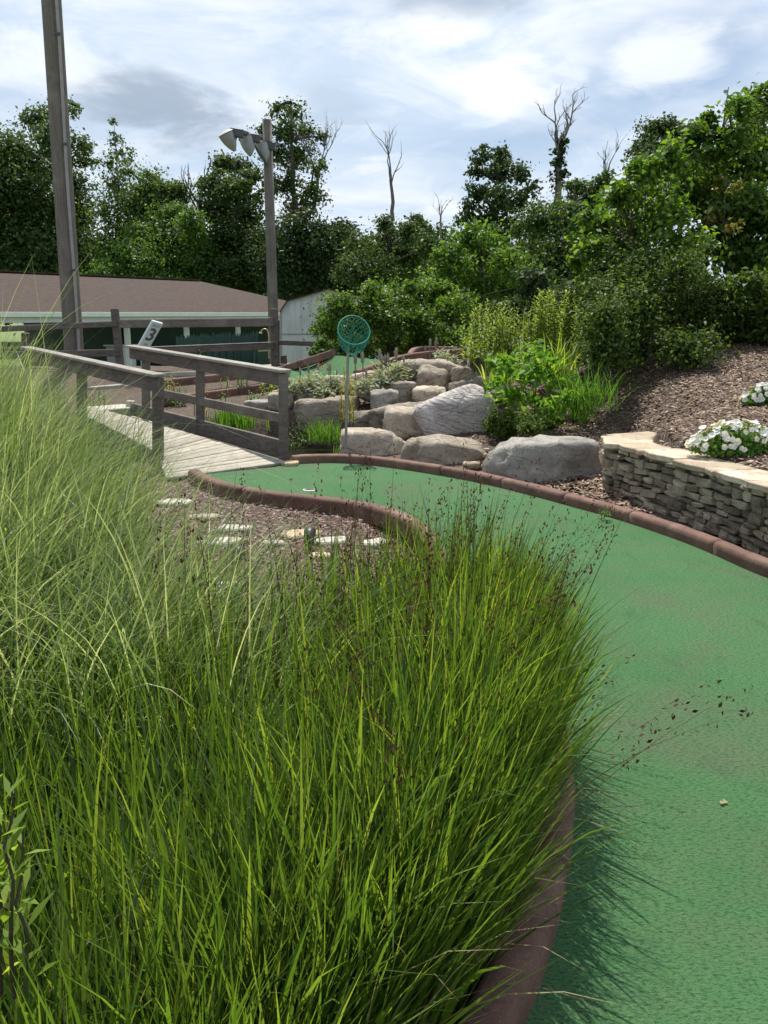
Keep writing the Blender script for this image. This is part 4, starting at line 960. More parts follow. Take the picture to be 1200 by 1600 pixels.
# rail fence
rf = thing('rail_fence', 'dark old post and rail fence behind the bridge', 'fence', (-6, 18, 0.5))
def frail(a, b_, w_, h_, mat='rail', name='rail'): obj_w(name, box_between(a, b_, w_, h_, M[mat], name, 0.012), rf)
fd = 18.0
frail(P(190, 590, fd), P(179, 482, fd), 0.14, 0.14, name='post')
frail(P(431, 590, 17.6), P(428, 482, 17.6), 0.155, 0.155, name='post')
frail(P(445, 590, 17.9), P(443, 555, 17.9), 0.12, 0.12, name='post')
frail(P(-40, 516, 18.4), P(183, 506, fd - .1), 0.06, 0.12); frail(P(187, 506.5, fd - .12), P(427, 504, 17.5), 0.06, 0.155)
frail(P(-40, 556, 18.4), P(186, 551, fd - .1), 0.06, 0.15); frail(P(228, 549, fd - .12), P(428, 541, 17.5), 0.06, 0.13)
frail(P(235, 586, 17.2), P(345, 583, 17.0), 0.06, 0.10, 'railcap')
frail(P(433, 535, 17.6), P(515, 538, 17.4), 0.05, 0.10); frail(P(433, 572, 17.6), P(520, 575, 17.2), 0.05, 0.10)
frail(P(40, 520, 18.5), P(40, 575, 18.5), 0.14, 0.14, name='post')
# pale strips imitate the light on the top edges of the rails
frail(P(187, 499.2, fd - .12), P(427, 496.6, 17.5), 0.07, 0.018, 'railcap', 'rail_lit_edge'); frail(P(228, 542.6, fd - .12), P(428, 534.6, 17.5), 0.07, 0.018, 'railcap', 'rail_lit_edge')

# pale boards beyond the bridge
for xa, ya, xb, yb, d, lab in ((140, 607, 190, 603, 13.5, 'pale weathered board on the ground behind the left railing'), (199, 604, 209, 603, 13.4, 'short pale board end beside the left railing post')):
    tag(obj('timber_board', box_between(P(xa, ya, d), P(xb, yb, d), 0.25, 0.05, M['railcap'])), lab, 'board')

# picket fence
pf = thing('picket_fence', 'dark green picket fence with pointed tops before the pavilion', 'fence', P(340, 560, 21))
bm = bmesh.new(); pv = [(-.032, 0), (.032, 0), (.032, .86), (0, .95), (-.032, .86)]
f1 = [bm.verts.new((x, -0.01, z)) for x, z in pv]; f2 = [bm.verts.new((x, 0.01, z)) for x, z in pv]
bm.faces.new(f1); bm.faces.new(f2[::-1])
for k in range(5): bm.faces.new((f1[k], f2[k], f2[(k + 1) % 5], f1[(k + 1) % 5]))
pkm = finish(bm, 'picket', M['picket'])
pb0, pb1 = P(280, 585, 21.4), P(402, 582, 20.4)
for k in range(33):
    q = pb0.lerp(pb1, k / 32); o = obj('picket', pkm, pf, q - Vector(pf.location)); o.scale = (1, 1, random.uniform(0.96, 1.03)); o.rotation_euler = (0, random.uniform(-.02, .02), -0.4)
for z in (0.25, 0.7): obj_w('rail', box_between(pb0 + Vector((0, 0.03, z)), pb1 + Vector((0, 0.03, z)), 0.03, 0.07, M['picket']), pf)
gp = thing('green_panel', 'solid dark green board panel under the middle fence rail', 'panel', P(350, 575, 20))
for k in range(9): obj_w('board', box_between(P(310 + k * 10.9, 590, 20), P(310 + k * 10.9, 546, 20), 0.02, 0.158, M['dkgreen'], 'board', 0.004, up=Vector((0, 1, 0))), gp)
hk = thing('lamp_hook', 'thin brass shepherd hook standing behind the fence post', 'hook', P(420, 560, 20.5))
ac = Acc(); hp = [P(420, 560, 20.5), P(420, 530, 20.5), P(419, 519, 20.5), P(416, 514.5, 20.5), P(412, 514, 20.5), P(409, 516.5, 20.5), P(407.5, 520, 20.5)]
ac.tube(catmull(hp, 0.03), [0.016] * len(catmull(hp, 0.03)), 6); obj_w('pole', ac.mesh('pole', M['brass'], True), hk)
ac = Acc(); ac.tube([P(407.5, 518, 20.5), P(407.2, 521, 20.5)], [0.03, 0.045], 8); obj_w('shade', ac.mesh('shade', M['brass'], True), hk)
tag(obj('low_deck', box_between(P(380, 576, 19.2), P(462, 570, 19.2), 0.9, 0.06, M['railcap'])), 'low pale timber platform right of the green panel', 'platform')
tag(obj('pale_cart_cover', box_between(P(402, 545, 21.5), P(424, 544, 21.5), 0.5, 0.12, M['white'], 'cover', 0.03)), 'white rounded cover seen below the brass hook', 'cover')

# big pole
pd_ = 18.6
pl = thing('utility_pole', 'tall thick grey timber pole with conduit at the left', 'pole', (P(117, 560, pd_).x, pd_, 0.4))
b0 = P(117.5, 575, pd_); t0_ = P(79.5, -10, pd_); ext = b0 + (t0_ - b0) * 1.5
ac = Acc(); ac.tube([b0 - Vector((0, 0, 0.5)), b0, b0.lerp(ext, .33), b0.lerp(ext, .66), ext], [0.205, 0.20, 0.195, 0.19, 0.18], 20); obj_w('shaft', ac.mesh('shaft', M['pole'], True), pl)
ac = Acc(); q0, q1 = P(125, 575, pd_ - .2), P(87, -10, pd_ - .2); cpts = [q0 + (q1 - q0) * t + Vector((0.012 * math.sin(t * 9), 0, 0)) for t in np.linspace(0, 1.45, 16)]
ac.tube(cpts, [0.032] * 16, 8); obj_w('conduit', ac.mesh('conduit', M['conduit'], True), pl)
for t in (0.28, 0.62, 0.9):
    q = q0 + (q1 - q0) * t; obj_w('clamp', box_between(q + Vector((-.06, -.035, 0)), q + Vector((.06, -.035, 0)), 0.03, 0.05, M['dark_metal']), pl)

# floodlight pole
ld = 24.0
lpole = thing('floodlight_pole', 'grey timber pole carrying three bell shaped floodlights', 'floodlight', (P(430, 560, ld).x, ld, -0.6))
ac = Acc(); a0, a1 = P(429.5, 575, ld), P(417, 187, ld); ac.tube([a0, a0.lerp(a1, .5), a1, a1 + Vector((0, 0, .002))], [0.145, 0.135, 0.12, 0.002], 14); obj_w('shaft', ac.mesh('shaft', M['pole'], True), lpole)
cA, cB = P(372, 204, ld - 1.2), P(434, 226, ld + 1.0)
obj_w('cross_arm', box_between(cA, cB, 0.09, 0.09, M['dark_metal']), lpole)
ac = Acc(); ac.tube([P(389, 214, ld - .6), P(418, 258, ld - .14)], [0.03, 0.03], 6); obj_w('brace', ac.mesh('brace', M['dark_metal']), lpole)
for (x, y, d, px_, py_) in ((370, 208, ld - 1.25, 352, 218), (396, 216, ld - .65, 382, 226), (421, 228, ld - .1, 406, 236)):
    bx_ = P(x, y - 2, d); q = P(px_ + 3, py_ - 8, d)
    obj_w('ballast_box', box_between(bx_ + Vector((-.16, 0, 0)), bx_ + Vector((.16, 0, -.05)), 0.2, 0.2, M['dark_metal'], 'ballast_box', 0.02), lpole)
    ax = Vector((-0.62, -0.30, -0.72)) if px_ < 360 else Vector((0.30, -0.42, -0.86)); ax.normalize()
    if px_ < 360: ax = Vector((0.12, -0.45, -0.85)).normalized()
    # parabolic bell: closed end up, open rim down
    if px_ < 360: ax = Vector((-0.93, -0.1, 0.30)).normalized()
    st = [(-0.20, 0.06), (-0.17, 0.10), (-0.10, 0.155), (0.0, 0.205), (0.12, 0.235), (0.20, 0.25)]
    tip = Vector(q); dirs = {352: Vector((-0.80, -0.15, -0.25)), 382: Vector((-0.35, -0.35, -0.80)), 406: Vector((-0.25, -0.30, -0.85))}
    axd = {352: Vector((0.42, 0.2, -0.9)), 382: Vector((0.18, -0.25, -0.95)), 406: Vector((0.2, -0.25, -0.95))}[px_].normalized()
    ctr = P(px_ + 6, py_, d)
    ac = Acc(); pts = [ctr - axd * (-0.24) * 1.0] if False else []
    prof = [(0.30, 0.03), (0.27, 0.06), (0.18, 0.125), (0.06, 0.185), (-0.06, 0.22), (-0.16, 0.232)]
    ac.tube([ctr + axd * h_ for h_, _ in prof], [r_ * 0.88 for _, r_ in prof], 20); lmp = obj_w('reflector', ac.mesh('reflector', M['alu'], True), lpole)
    ac = Acc(); ac.tube([ctr - axd * 0.16, ctr - axd * 0.20, ctr - axd * 0.225], [0.228, 0.17, 0.01], 20); g_ = obj('lens', ac.mesh('lens', M['lamp_glass'], True), lmp)
    ac = Acc(); ac.tube([ctr + axd * 0.05 + Vector((0.1, 0.1, 0)), bx_], [0.035, 0.035], 6); obj_w('bracket', ac.mesh('bracket', M['dark_metal']), lpole)

# sign
sg = thing('hole_sign', 'tilted white sign board reading 3 behind the handrail', 'sign', P(226, 585, 13.2))
obj_w('post', box_between(P(226.5, 600, 13.2), P(224, 538, 13.2), 0.09, 0.05, M['blue_post']), sg)
kq = 13.1 / F; c00, c10, c11, c01 = P(215.5, 541, 13.1), P(232, 545, 13.1 + 14 * kq), P(253.5, 505.5, 13.1 + 0.5 * kq), P(237, 499.5, 13.1 - 13.5 * kq)
xa = (c10 - c00); ya = (c01 - c00); cen = (c00 + c11) / 2; W_, H_ = xa.length, ya.length
xa.normalize(); ya = (ya - xa * ya.dot(xa)).normalized(); za = xa.cross(ya)
R_ = Matrix((xa, ya, za)).transposed().to_4x4()
bm = bmesh.new(); bmesh.ops.create_cube(bm, size=1)
for q in bm.verts: q.co = Vector((q.co.x * W_, q.co.y * H_, q.co.z * 0.045))
bmesh.ops.bevel(bm, geom=bm.edges[:], offset=0.006, segments=1, affect='EDGES')
brd = obj('board', finish(bm, 'board', M['signw']), sg); brd.matrix_local = Matrix.Translation(cen - Vector(sg.location)) @ R_
sgn = 1 if za.y < 0 else -1
cu_ = bpy.data.curves.new('digit', 'FONT'); cu_.body = '3'; cu_.align_x = 'CENTER'; cu_.align_y = 'CENTER'; cu_.size = H_ * 0.62; cu_.offset = 0.006
to = bpy.data.objects.new('tmp', cu_); C.objects.link(to); dg = bpy.context.evaluated_depsgraph_get(); dg.update()
tm = bpy.data.meshes.new_from_object(to.evaluated_get(dg)); bpy.data.objects.remove(to); tm.materials.clear(); tm.materials.append(M['signink'])
for v_ in tm.vertices: v_.co.x *= 0.95
obj('digit', tm, brd, (0, 0.02 * H_, sgn * 0.026))
for row, y_, n_ in ((0, 0.37, 7), (1, -0.33, 4)):
    for k in range(n_):
        wv_ = W_ * 0.07; xx = (k - (n_ - 1) / 2) * W_ * 0.10
        me = mesh_np('letter', [(xx - wv_ / 2, y_ * H_ - .02, sgn * .0255), (xx + wv_ / 2, y_ * H_ - .02, sgn * .0255), (xx + wv_ / 2, y_ * H_ + .02, sgn * .0255), (xx - wv_ / 2, y_ * H_ + .02, sgn * .0255)], [(0, 1, 2, 3)], M['signink2'])
        obj('faded_letter', me, brd)

# ball retriever net
nd = 9.85
nb = g(540, 712, 0.02); nd = nb.y
nt_ = thing('ball_retriever_net', 'green landing net standing upright on a grey pole', 'net', nb)
ac = Acc(); ac.tube([nb, P(541.5, 640, nd), P(544, 541, nd)], [0.016, 0.0155, 0.015], 10); obj_w('pole', ac.mesh('pole', M['steel'], True), nt_)
ac = Acc(); ac.tube([g(540, 713, 0.0), P(540, 700, nd)], [0.034, 0.034], 12); obj_w('holder', ac.mesh('holder', M['pvc'], True), nt_)
kk = nd / F; hc = P(553, 517, nd)
nrm = Vector((0.15, -0.80, 0.62)).normalized(); hx = nrm.cross(Vector((0, 0, 1))).normalized(); hy = hx.cross(nrm).normalized()
if hy.z < 0: hy = -hy
RX, RY = 24.5 * kk, 27 * kk
ac = Acc(); hp = [hc + hx * RX * math.cos(a) + hy * RY * math.sin(a) * (1.0 + 0.06 * math.sin(a)) for a in np.linspace(0, 2 * math.pi, 33)]
ac.tube(hp, [0.0075] * 33, 6); obj_w('hoop', ac.mesh('hoop', M['net'], True), nt_)
def bag(uu, vv):   # uu angle, vv 0 rim..1 bottom
    r_ = math.cos(vv * math.pi / 2 * 0.93) ** 0.75; dp = math.sin(vv * math.pi / 2) * 0.26
    return hc + hx * RX * r_ * math.cos(uu) + hy * RY * r_ * math.sin(uu) - nrm * dp * 0.75 + Vector((0, 0, -0.10 * vv)) + Vector((.006 * math.sin(7 * uu + 9 * vv), 0, .006 * math.cos(5 * uu + 7 * vv)))
ac = Acc()
for s_ in (-1, 1):
    for k in range(24):
        u0 = 2 * math.pi * k / 24; ac.tube([bag(u0 + s_ * 1.35 * q, q) for q in np.linspace(0, 0.97, 12)], [0.0036] * 12, 4)
obj_w('mesh_bag', ac.mesh('mesh_bag', M['net']), nt_)

# ------------------------------------------------------------------ near thicket and shrubs
NG = 'bushes of the right thicket'
tree('thicket_tree', 'tallest leafy thicket tree at the right edge', [(1130, 222, 34), (1180, 190, 30), (1160, 255, 45), (1095, 262, 32), (1205, 250, 45), (1110, 315, 45), (1170, 325, 52), (1075, 225, 20), (1220, 340, 55), (1130, 380, 50), (1190, 410, 55), (1090, 470, 40), (1110, 520, 34), (1060, 520, 34), (1150, 540, 26), (1050, 262, 22), (1150, 170, 22), (1195, 152, 24), (1105, 190, 18), (1085, 210, 20), (1065, 300, 35)], 14.2, 0.105, 1.25, 'leaf_near', 1160, 0.09, bark='twig', group=NG, jd=0.14, spread=0.38)
tree('thicket_bush', 'bright leafy thicket bush spreading left of the tallest one', [(1000, 305, 34), (955, 345, 30), (1040, 330, 38), (985, 375, 42), (925, 395, 24), (965, 300, 26), (1005, 268, 28), (1045, 250, 28), (935, 345, 20), (905, 375, 16), (1060, 390, 45), (945, 425, 32), (1020, 420, 44), (915, 340, 14), (1075, 440, 40), (900, 410, 14)], 12.8, 0.09, 1.3, 'leaf_near', 1010, 0.07, bark='twig', group=NG, jd=0.14, spread=0.38)
tree('fine_leaved_bush', 'fine leaved dark bush at the foot of the right thicket', [(955, 455, 34), (1005, 420, 36), (1055, 430, 38), (1000, 480, 44), (1060, 490, 44), (945, 505, 36), (1105, 470, 40), (1000, 540, 46), (1075, 545, 40), (950, 555, 34), (1040, 580, 34), (915, 560, 26), (930, 600, 24), (980, 590, 26)], 11.2, 0.05, 1.3, 'leaf_fine', 1010, 0.04, bark='twig', group=NG, jd=0.16, twigs=10, spread=0.46)
tree('thicket_bush', 'shaded dark bush at the right edge above the mulch', [(1160, 460, 44), (1205, 470, 50), (1145, 515, 32), (1190, 525, 34), (1230, 520, 40), (1120, 540, 20), (1245, 430, 50)], 11.8, 0.075, 1.3, 'leaf_fine', 1185, 0.05, bark='twig', group=NG)
tree('rusty_sapling', 'sapling with pale yellowish and rust tinted drooping leaves', [(1125, 285, 11), (1150, 295, 10), (1120, 330, 14), (1165, 325, 10), (1140, 355, 12), (1105, 345, 10)], 12.9, 0.08, 0.5, 'leaf_rust', 1140, 0.025, bark='twig', group=NG, spread=0.4)
tree('clipped_bush', 'wide dense bush between the shed and the upper green', [(535, 478, 32), (580, 470, 32), (625, 472, 32), (670, 470, 34), (705, 480, 32), (515, 510, 30), (560, 505, 30), (650, 500, 34), (700, 520, 30), (605, 500, 30), (505, 540, 16), (690, 455, 18), (640, 448, 16), (560, 540, 26), (605, 538, 28), (655, 535, 28), (705, 540, 26)], 16.8, 0.075, 0.95, 'leaf_near', 610, 0.06, bark='twig', group='shrubs round the mound', twigs=6)
acc = Acc()
for x in (505, 495, 515): 
    pos, nr, sz, cc = lobe_leaves(P(x, 555, 15.8), 0.16, 0.08, 1.2); V, Fc = leaf_quads(pos, nr, sz, 0.6); acc.add(V, Fc)
t = thing('small_bush', 'small bright bush low beside the shed corner', 'bush', P(505, 568, 15.8)); obj_w('foliage', acc.mesh('foliage', M['leaf_mid']), t)
def shoots(name, label, spots, mat, leaf, group=None, lm='leaf', aspect=0.32, npair=14, ang=0.9, cat='plant', hang=0.0, stem_r=0.006, nsh=1):
    """upright stems given by (x, ybase, ytop, d) with leaves along them"""
    x0, yb, yt, d = spots[0]; b0 = P(x0, yb, d); t = thing(name, label, cat, b0, 0, group); ac = Acc(); lv = Acc()
    for (x, yb, yt, d) in spots:
        a = P(x, yb, d); b_ = P(x + random.uniform(-6, 6), yt, d + random.uniform(-.1, .1)); pts, rr = limb(a, b_, stem_r, stem_r * 0.4, 0.02, 7); ac.tube(pts, rr, 5)
        if len(spots) <= 12: obj_w('stem', ac.mesh('stem', M['twig'], True), t); ac = Acc()
        n = max(4, int(npair * (b_ - a).length / 0.6)); c_ = []; ax = []; nr = []
        for k in range(n):
            tt = 0.12 + 0.88 * k / n; q = a.lerp(b_, tt); an = k * 2.4 + random.uniform(-.3, .3)
            dr = Vector((math.cos(an), math.sin(an), ang + random.uniform(-.25, .25) - hang)).normalized(); l = leaf * (1.1 - 0.5 * tt) * random.uniform(.8, 1.2)
            c_.append(q + dr * l / 2); ax.append(dr * 1.0); up_ = dr.cross(Vector((-math.sin(an), math.cos(an), 0))); up_ = up_ if up_.z > 0 else -up_; nr.append(up_ + Vector((random.gauss(0, .2), random.gauss(0, .2), 0)))
        sz = np.array([leaf * (1.1 - 0.5 * (0.12 + .88 * k / n)) for k in range(n)]) * rng.uniform(.8, 1.2, n)
        V, Fc = leaf_quads(np.array([tuple(q) for q in c_]), np.array([tuple(q) for q in nr]), sz, aspect, 0.12, np.array([tuple(q) for q in ax])); lv.add(V, Fc)
    if ac.n: obj_w('stems', ac.mesh('stems', M['twig'], True), t)['kind'] = 'stuff'
    obj_w('leaves', lv.mesh('leaves', M[mat]), t)['kind'] = 'stuff'; return t
sp_ = []
for k in range(90):
    x = random.uniform(722, 905); top = np.interp(x, [722, 745, 780, 800, 850, 905], [500, 462, 465, 475, 448, 455]) + random.uniform(0, 45); sp_.append((x, 580 - random.uniform(0, 10), top, 11.9 + random.uniform(-.3, .4)))
shoots('willow_shrub', 'light yellow green willowy shrub behind the upper right boulders', sp_, 'leaf_lime', 0.095, npair=30, ang=0.55, cat='shrub', aspect=0.45)
tree('fine_leaved_bush', 'small leaved olive bush behind the leafy plants', [(850, 520, 34), (890, 500, 38), (900, 545, 38), (860, 560, 30), (925, 520, 30), (880, 470, 25)], 12.9, 0.045, 1.0, 'leaf_fine', 885, 0.03, bark='twig', group='shrubs round the mound', twigs=8, spread=0.36)
tree('leafy_plant', 'lush green leafy plant overhanging the banded boulder', [(795, 575, 26), (825, 590, 30), (860, 585, 28), (795, 615, 28), (840, 630, 32), (880, 625, 28), (775, 598, 18), (895, 600, 22), (825, 558, 20), (790, 560, 16), (910, 640, 20), (860, 655, 24), (925, 615, 18), (770, 570, 16), (845, 550, 18)], 10.2, 0.10, 0.55, 'leaf_bright', 835, 0.018, bark='twig', cat='plant', aspect=0.42, group='plants beside the big boulders', up=0.9)
tree('low_bush', 'low dark small leaved bush between banded slab and grey boulder', [(775, 655, 16), (800, 660, 22), (830, 665, 24), (790, 675, 18), (765, 668, 12), (858, 668, 18)], 9.8, 0.035, 1.35, 'leaf_fine', 810, 0.015, bark='twig', cat='bush', group='plants beside the big boulders', twigs=10)
shoots('tall_weed', 'tall upright leafy weed before the dark thicket', [(978, 625, 455, 10.4), (965, 625, 520, 10.4), (992, 625, 500, 10.5)], 'leaf_weed', 0.10, npair=26, ang=0.55, aspect=0.22)
shoots('leafy_sprig', 'pale leafy sprigs beside the upper kerb end', [(712, 560, 505, 13.4), (724, 560, 515, 13.3), (735, 560, 500, 13.5), (705, 560, 530, 13.3)], 'leaf_weed', 0.10, npair=14, ang=0.5)
shoots('gold_spike_plant', 'narrow gold green spiky plant behind the net pole', [(541, 668, 572, 10.9), (547, 668, 585, 10.9), (536, 668, 600, 10.9), (551, 668, 610, 11.0)], 'leaf_gold', 0.07, npair=70, ang=1.0, aspect=0.24)
shoots('wildflower', 'spindly yellow leaved wildflower rising through the bridge railing', [(312, 650, 545, 12.6), (304, 650, 560, 12.5), (322, 655, 600, 12.4), (310, 655, 610, 12.4)], 'leaf_gold', 0.07, npair=16, ang=0.8)
shoots('tall_weed', 'green leafy weed between the bridge posts', [(352, 640, 575, 12.9), (346, 640, 590, 12.9)], 'leaf_weed', 0.09, npair=16, ang=0.6)
shoots('pond_plant', 'bushy leafy plant at the pond edge right of the bridge post', [(452, 705, 660, 10.7), (462, 705, 650, 10.7), (470, 705, 668, 10.8), (458, 705, 675, 10.6), (480, 700, 660, 11.4), (505, 700, 650, 11.4), (520, 700, 655, 11.4), (495, 700, 655, 11.4)], 'leaf_weed', 0.075, npair=20, ang=0.5)
shoots('kerb_weed', 'tiny green weed sprouting at the kerb below the wall', [(944, 808, 792, 6.62), (948, 808, 795, 6.6), (940, 808, 797, 6.62), (951, 808, 799, 6.6)], 'leaf_weed', 0.035, npair=50, ang=0.4, aspect=0.5, stem_r=0.003)
shoots('kerb_weed', 'low green weeds under the left tip of the kerb', [(270, 800, 778, 7.3), (285, 805, 782, 7.2), (300, 808, 786, 7.15), (258, 800, 775, 7.4), (310, 810, 792, 7.1), (322, 806, 792, 7.15)], 'leaf_weed', 0.06, npair=26, ang=0.6, aspect=0.3)
shoots('tall_weed', 'lance leaved pale weed poking from the grass at the left edge', [(22, 1560, 1225, 1.12), (2, 1560, 1200, 1.15), (40, 1560, 1300, 1.1)], 'leaf_lime', 0.07, npair=26, ang=0.75, aspect=0.24, stem_r=0.004)
shoots('tall_weed', 'small yellow green weed at the left edge within the fountain grass', [(5, 1000, 815, 2.9), (22, 1010, 870, 2.85)], 'leaf_lime', 0.06, npair=14, ang=0.7, aspect=0.3, stem_r=0.004)

for k, (x, yb, yt, d, mt, lab) in enumerate(((275, 640, 605, 13.6, 'leaf_weed', 'low green weed behind the middle bridge post'), (395, 640, 612, 13.4, 'leaf_weed', 'leafy weed in front of the low kerb beyond the pond'), (420, 625, 590, 14.0, 'leaf_lime', 'pale leafy weed left of the right bridge post'), (262, 620, 590, 14.2, 'leaf_gold', 'yellowing weed beside the left railing post'), (372, 610, 580, 14.6, 'leaf_weed', 'weed standing between the two far kerbs'), (150, 640, 612, 13.0, 'leaf_weed', 'weed at the far bridge landing'), (95, 640, 600, 12.6, 'leaf_far', 'dark weed left of the bridge landing'))):
    shoots('garden_weed', lab, [(x + random.uniform(-16, 16), yb + random.uniform(-3, 3), yt + random.uniform(-5, 8), d) for _ in range(9)], mt, 0.085, npair=16, ang=0.5, aspect=0.36, group='weeds beyond the bridge')
sp_ = []
for (xa, ya, xb, yb, d, n_) in ((905, 420, 1010, 285, 12.4, 16), (1010, 285, 1090, 235, 13.4, 12), (1090, 235, 1200, 150, 14.0, 20), (930, 430, 1100, 420, 10.9, 18)):
    for k in range(n_):
        t_ = (k + random.random()) / n_; x = xa + (xb - xa) * t_; y = ya + (yb - ya) * t_; sp_.append((x, y + 45, y - random.uniform(-6, 22), d + random.uniform(-.3, .3)))
shoots('thicket_sprigs', 'leafy sprigs standing out along the top of the right thicket', sp_, 'leaf_near', 0.085, npair=26, ang=0.35, aspect=0.5, cat='shrub', stem_r=0.008)
# lamb's ear
spm = Acc(); spm.tube([(0, 0, 0), (0, 0, .62), (0, 0, .66), (0, 0, .9), (0, 0, 1.0)], [.03, .03, .085, .085, .03], 7); spike_me = spm.mesh('flower_spike', M['spike'], True)
def lambs(label, spots, spikes):
    x, y, r, d = spots[0]; t = thing('lambs_ear', label, 'plant', P(x, y + r, d), 0, 'silver leaved clumps'); ac = Acc()
    for (x, y, r, d) in spots:
        c_ = P(x, y, d); rw = r * d / F; n = int(480 * (rw / 0.2) ** 2)
        pos = rng.normal(size=(n, 3)) * np.array([rw, rw, rw * 0.75]) * 0.55 + np.array(c_); ax = (pos - np.array(c_)) + np.array([0, 0, rw * 0.5]) + rng.normal(size=(n, 3)) * rw * 0.3
        nr = rng.normal(size=(n, 3)) * 0.5 + np.array([0, 0, 1.0]); V, Fc = leaf_quads(pos, nr, rng.uniform(0.05, 0.11, n), 0.36, 0.15, ax); ac.add(V, Fc)
    obj_w('leaves', ac.mesh('leaves', M['silver']), t)
    for (x, y0, y1, d) in spikes:
        a = P(x, y0, d); h_ = (P(x, y1, d) - a).length; o = obj('flower_spike', spike_me, t, a - Vector(t.location), (random.uniform(-.08, .08), random.uniform(-.08, .08), 0), (.75 * min(h_, .42), .75 * min(h_, .42), h_))
lambs('silver leaved clump with grey spikes right of the bridge post', [(470, 605, 20, 12.6), (495, 600, 20, 12.7), (520, 602, 18, 12.7), (450, 610, 14, 12.6), (505, 610, 14, 12.4)], [(484, 605, 570, 12.7), (498, 600, 568, 12.8), (513, 600, 568, 12.7), (517, 602, 567, 12.7), (470, 605, 574, 12.7), (452, 610, 578, 12.7), (527, 600, 578, 12.7)])
lambs('silver leaved clump with tall grey spikes in the middle of the mound', [(610, 585, 22, 12.4), (595, 598, 18, 12.2), (570, 605, 18, 12.1), (625, 580, 16, 12.5)], [(594, 590, 544, 12.5), (597, 592, 553, 12.4), (617, 585, 542, 12.6), (603, 590, 554, 12.5), (606, 590, 553, 12.5), (632, 580, 555, 12.6), (555, 600, 550, 12.6), (568, 600, 548, 12.7), (574, 605, 575, 12.0)])
lambs('small silver clump on top beside the large brownish boulder', [(692, 560, 13, 13.2), (706, 565, 10, 13.1)], [(672, 562, 528, 13.6), (679, 562, 530, 13.6), (682, 562, 526, 13.5), (694, 560, 543, 13.3), (665, 562, 540, 13.5)])
lambs('silver tuft lodged above the low brown boulder', [(742, 594, 11, 11.9)], [])
lambs('small silver tuft in the crevice left of the banded slab', [(713, 612, 7, 11.5)], [])
lambs('grey flower spikes row left of the leafy plant', [(770, 560, 10, 12.0), (800, 548, 10, 12.2), (740, 553, 10, 12.4)], [(757, 560, 520, 12.2), (764, 560, 523, 12.2), (772, 560, 522, 12.2), (780, 560, 525, 12.2), (745, 558, 530, 12.4), (868, 560, 520, 11.8), (858, 560, 524, 11.8), (878, 565, 530, 11.8), (790, 556, 524, 12.3)])
# orange flowers
og = thing('orange_flowers', 'tiny orange flowers at the kerb left of the net', 'flowers', P(506, 580, 13.4))
for k in range(9):
    q = P(506 + random.uniform(-9, 9), 572 + random.uniform(-5, 5), 13.4); V, Fc = leaf_quads(np.array([tuple(q)] * 3), rng.normal(size=(3, 3)), np.full(3, 0.045), 0.9); obj_w('flower', mesh_np('flower', V, Fc, M['orange']), og)

# petunias
def flower_mesh():
    n = 15; V = [(0, 0, -0.35)]; Fc = []
    for k in range(n):
        a = 2 * math.pi * k / n; r = 1.0 + 0.10 * math.cos(5 * a); V.append((0.35 * math.cos(a), 0.35 * math.sin(a), -0.06)); V.append((r * math.cos(a), r * math.sin(a), 0.05 * math.sin(5 * a + 1) + 0.03))
    for k in range(n):
        i = 1 + 2 * k; j = 1 + 2 * ((k + 1) % n); Fc += [(0, i, j, j), (i, i + 1, j + 1, j)]
    bm = bmesh.new(); vs = [bm.verts.new(v_) for v_ in V]
    for f in Fc:
        bm.faces.new([vs[i] for i in dict.fromkeys(f)])
    return finish(bm, 'flower', M['petal'], True)
flm = flower_mesh()
def petunia(label, cx, cy, rxp, ryp, nfl, d):
    c_ = P(cx, cy + ryp, d); gz = Hs(c_.x, c_.y); rx = rxp * d / F; hz_ = 2 * ryp * d / F * 0.80; ry = rx * 0.45
    t = thing('petunia_clump', label, 'flowers', (c_.x, c_.y, gz), 0, 'white petunia clumps')
    n = 2600; d_ = rng.normal(size=(n, 3)); d_ /= np.linalg.norm(d_, axis=1, keepdims=True); d_[:, 2] = np.abs(d_[:, 2])
    pos = d_ * rng.uniform(.45, 1.0, (n, 1)) * np.array([rx, ry, hz_]); V, Fc = leaf_quads(pos, d_ + rng.normal(size=(n, 3)) * .5, rng.uniform(.02, .045, n), 0.5); obj('foliage', mesh_np('foliage', V, Fc, M['leaf_weed']), t)
    for k in range(nfl):
        a = random.uniform(0, 6.283); zc = random.uniform(0.12, 1.0) ** 0.8; q = math.sqrt(max(0, 1 - zc * zc)); dr = Vector((q * math.cos(a), q * math.sin(a), zc))
        o = obj('flower', flm, t, Vector((dr.x * rx, dr.y * ry, dr.z * hz_)) * random.uniform(1.0, 1.1)); nn = Vector((dr.x / rx, dr.y / ry, dr.z / hz_ * 1.2)).normalized() + Vector((random.gauss(0, .25), random.gauss(0, .25) - .15, random.gauss(0, .2)))
        o.rotation_euler = nn.to_track_quat('Z', 'Y').to_euler(); s_ = random.uniform(.019, .031); o.scale = (s_, s_, s_)
petunia('large clump of white petunias on the mulch above the wall', 1150, 672, 76, 31, 165, 6.75)
petunia('smaller clump of white petunias further up the bank', 1203, 607, 46, 19, 80, 8.3)

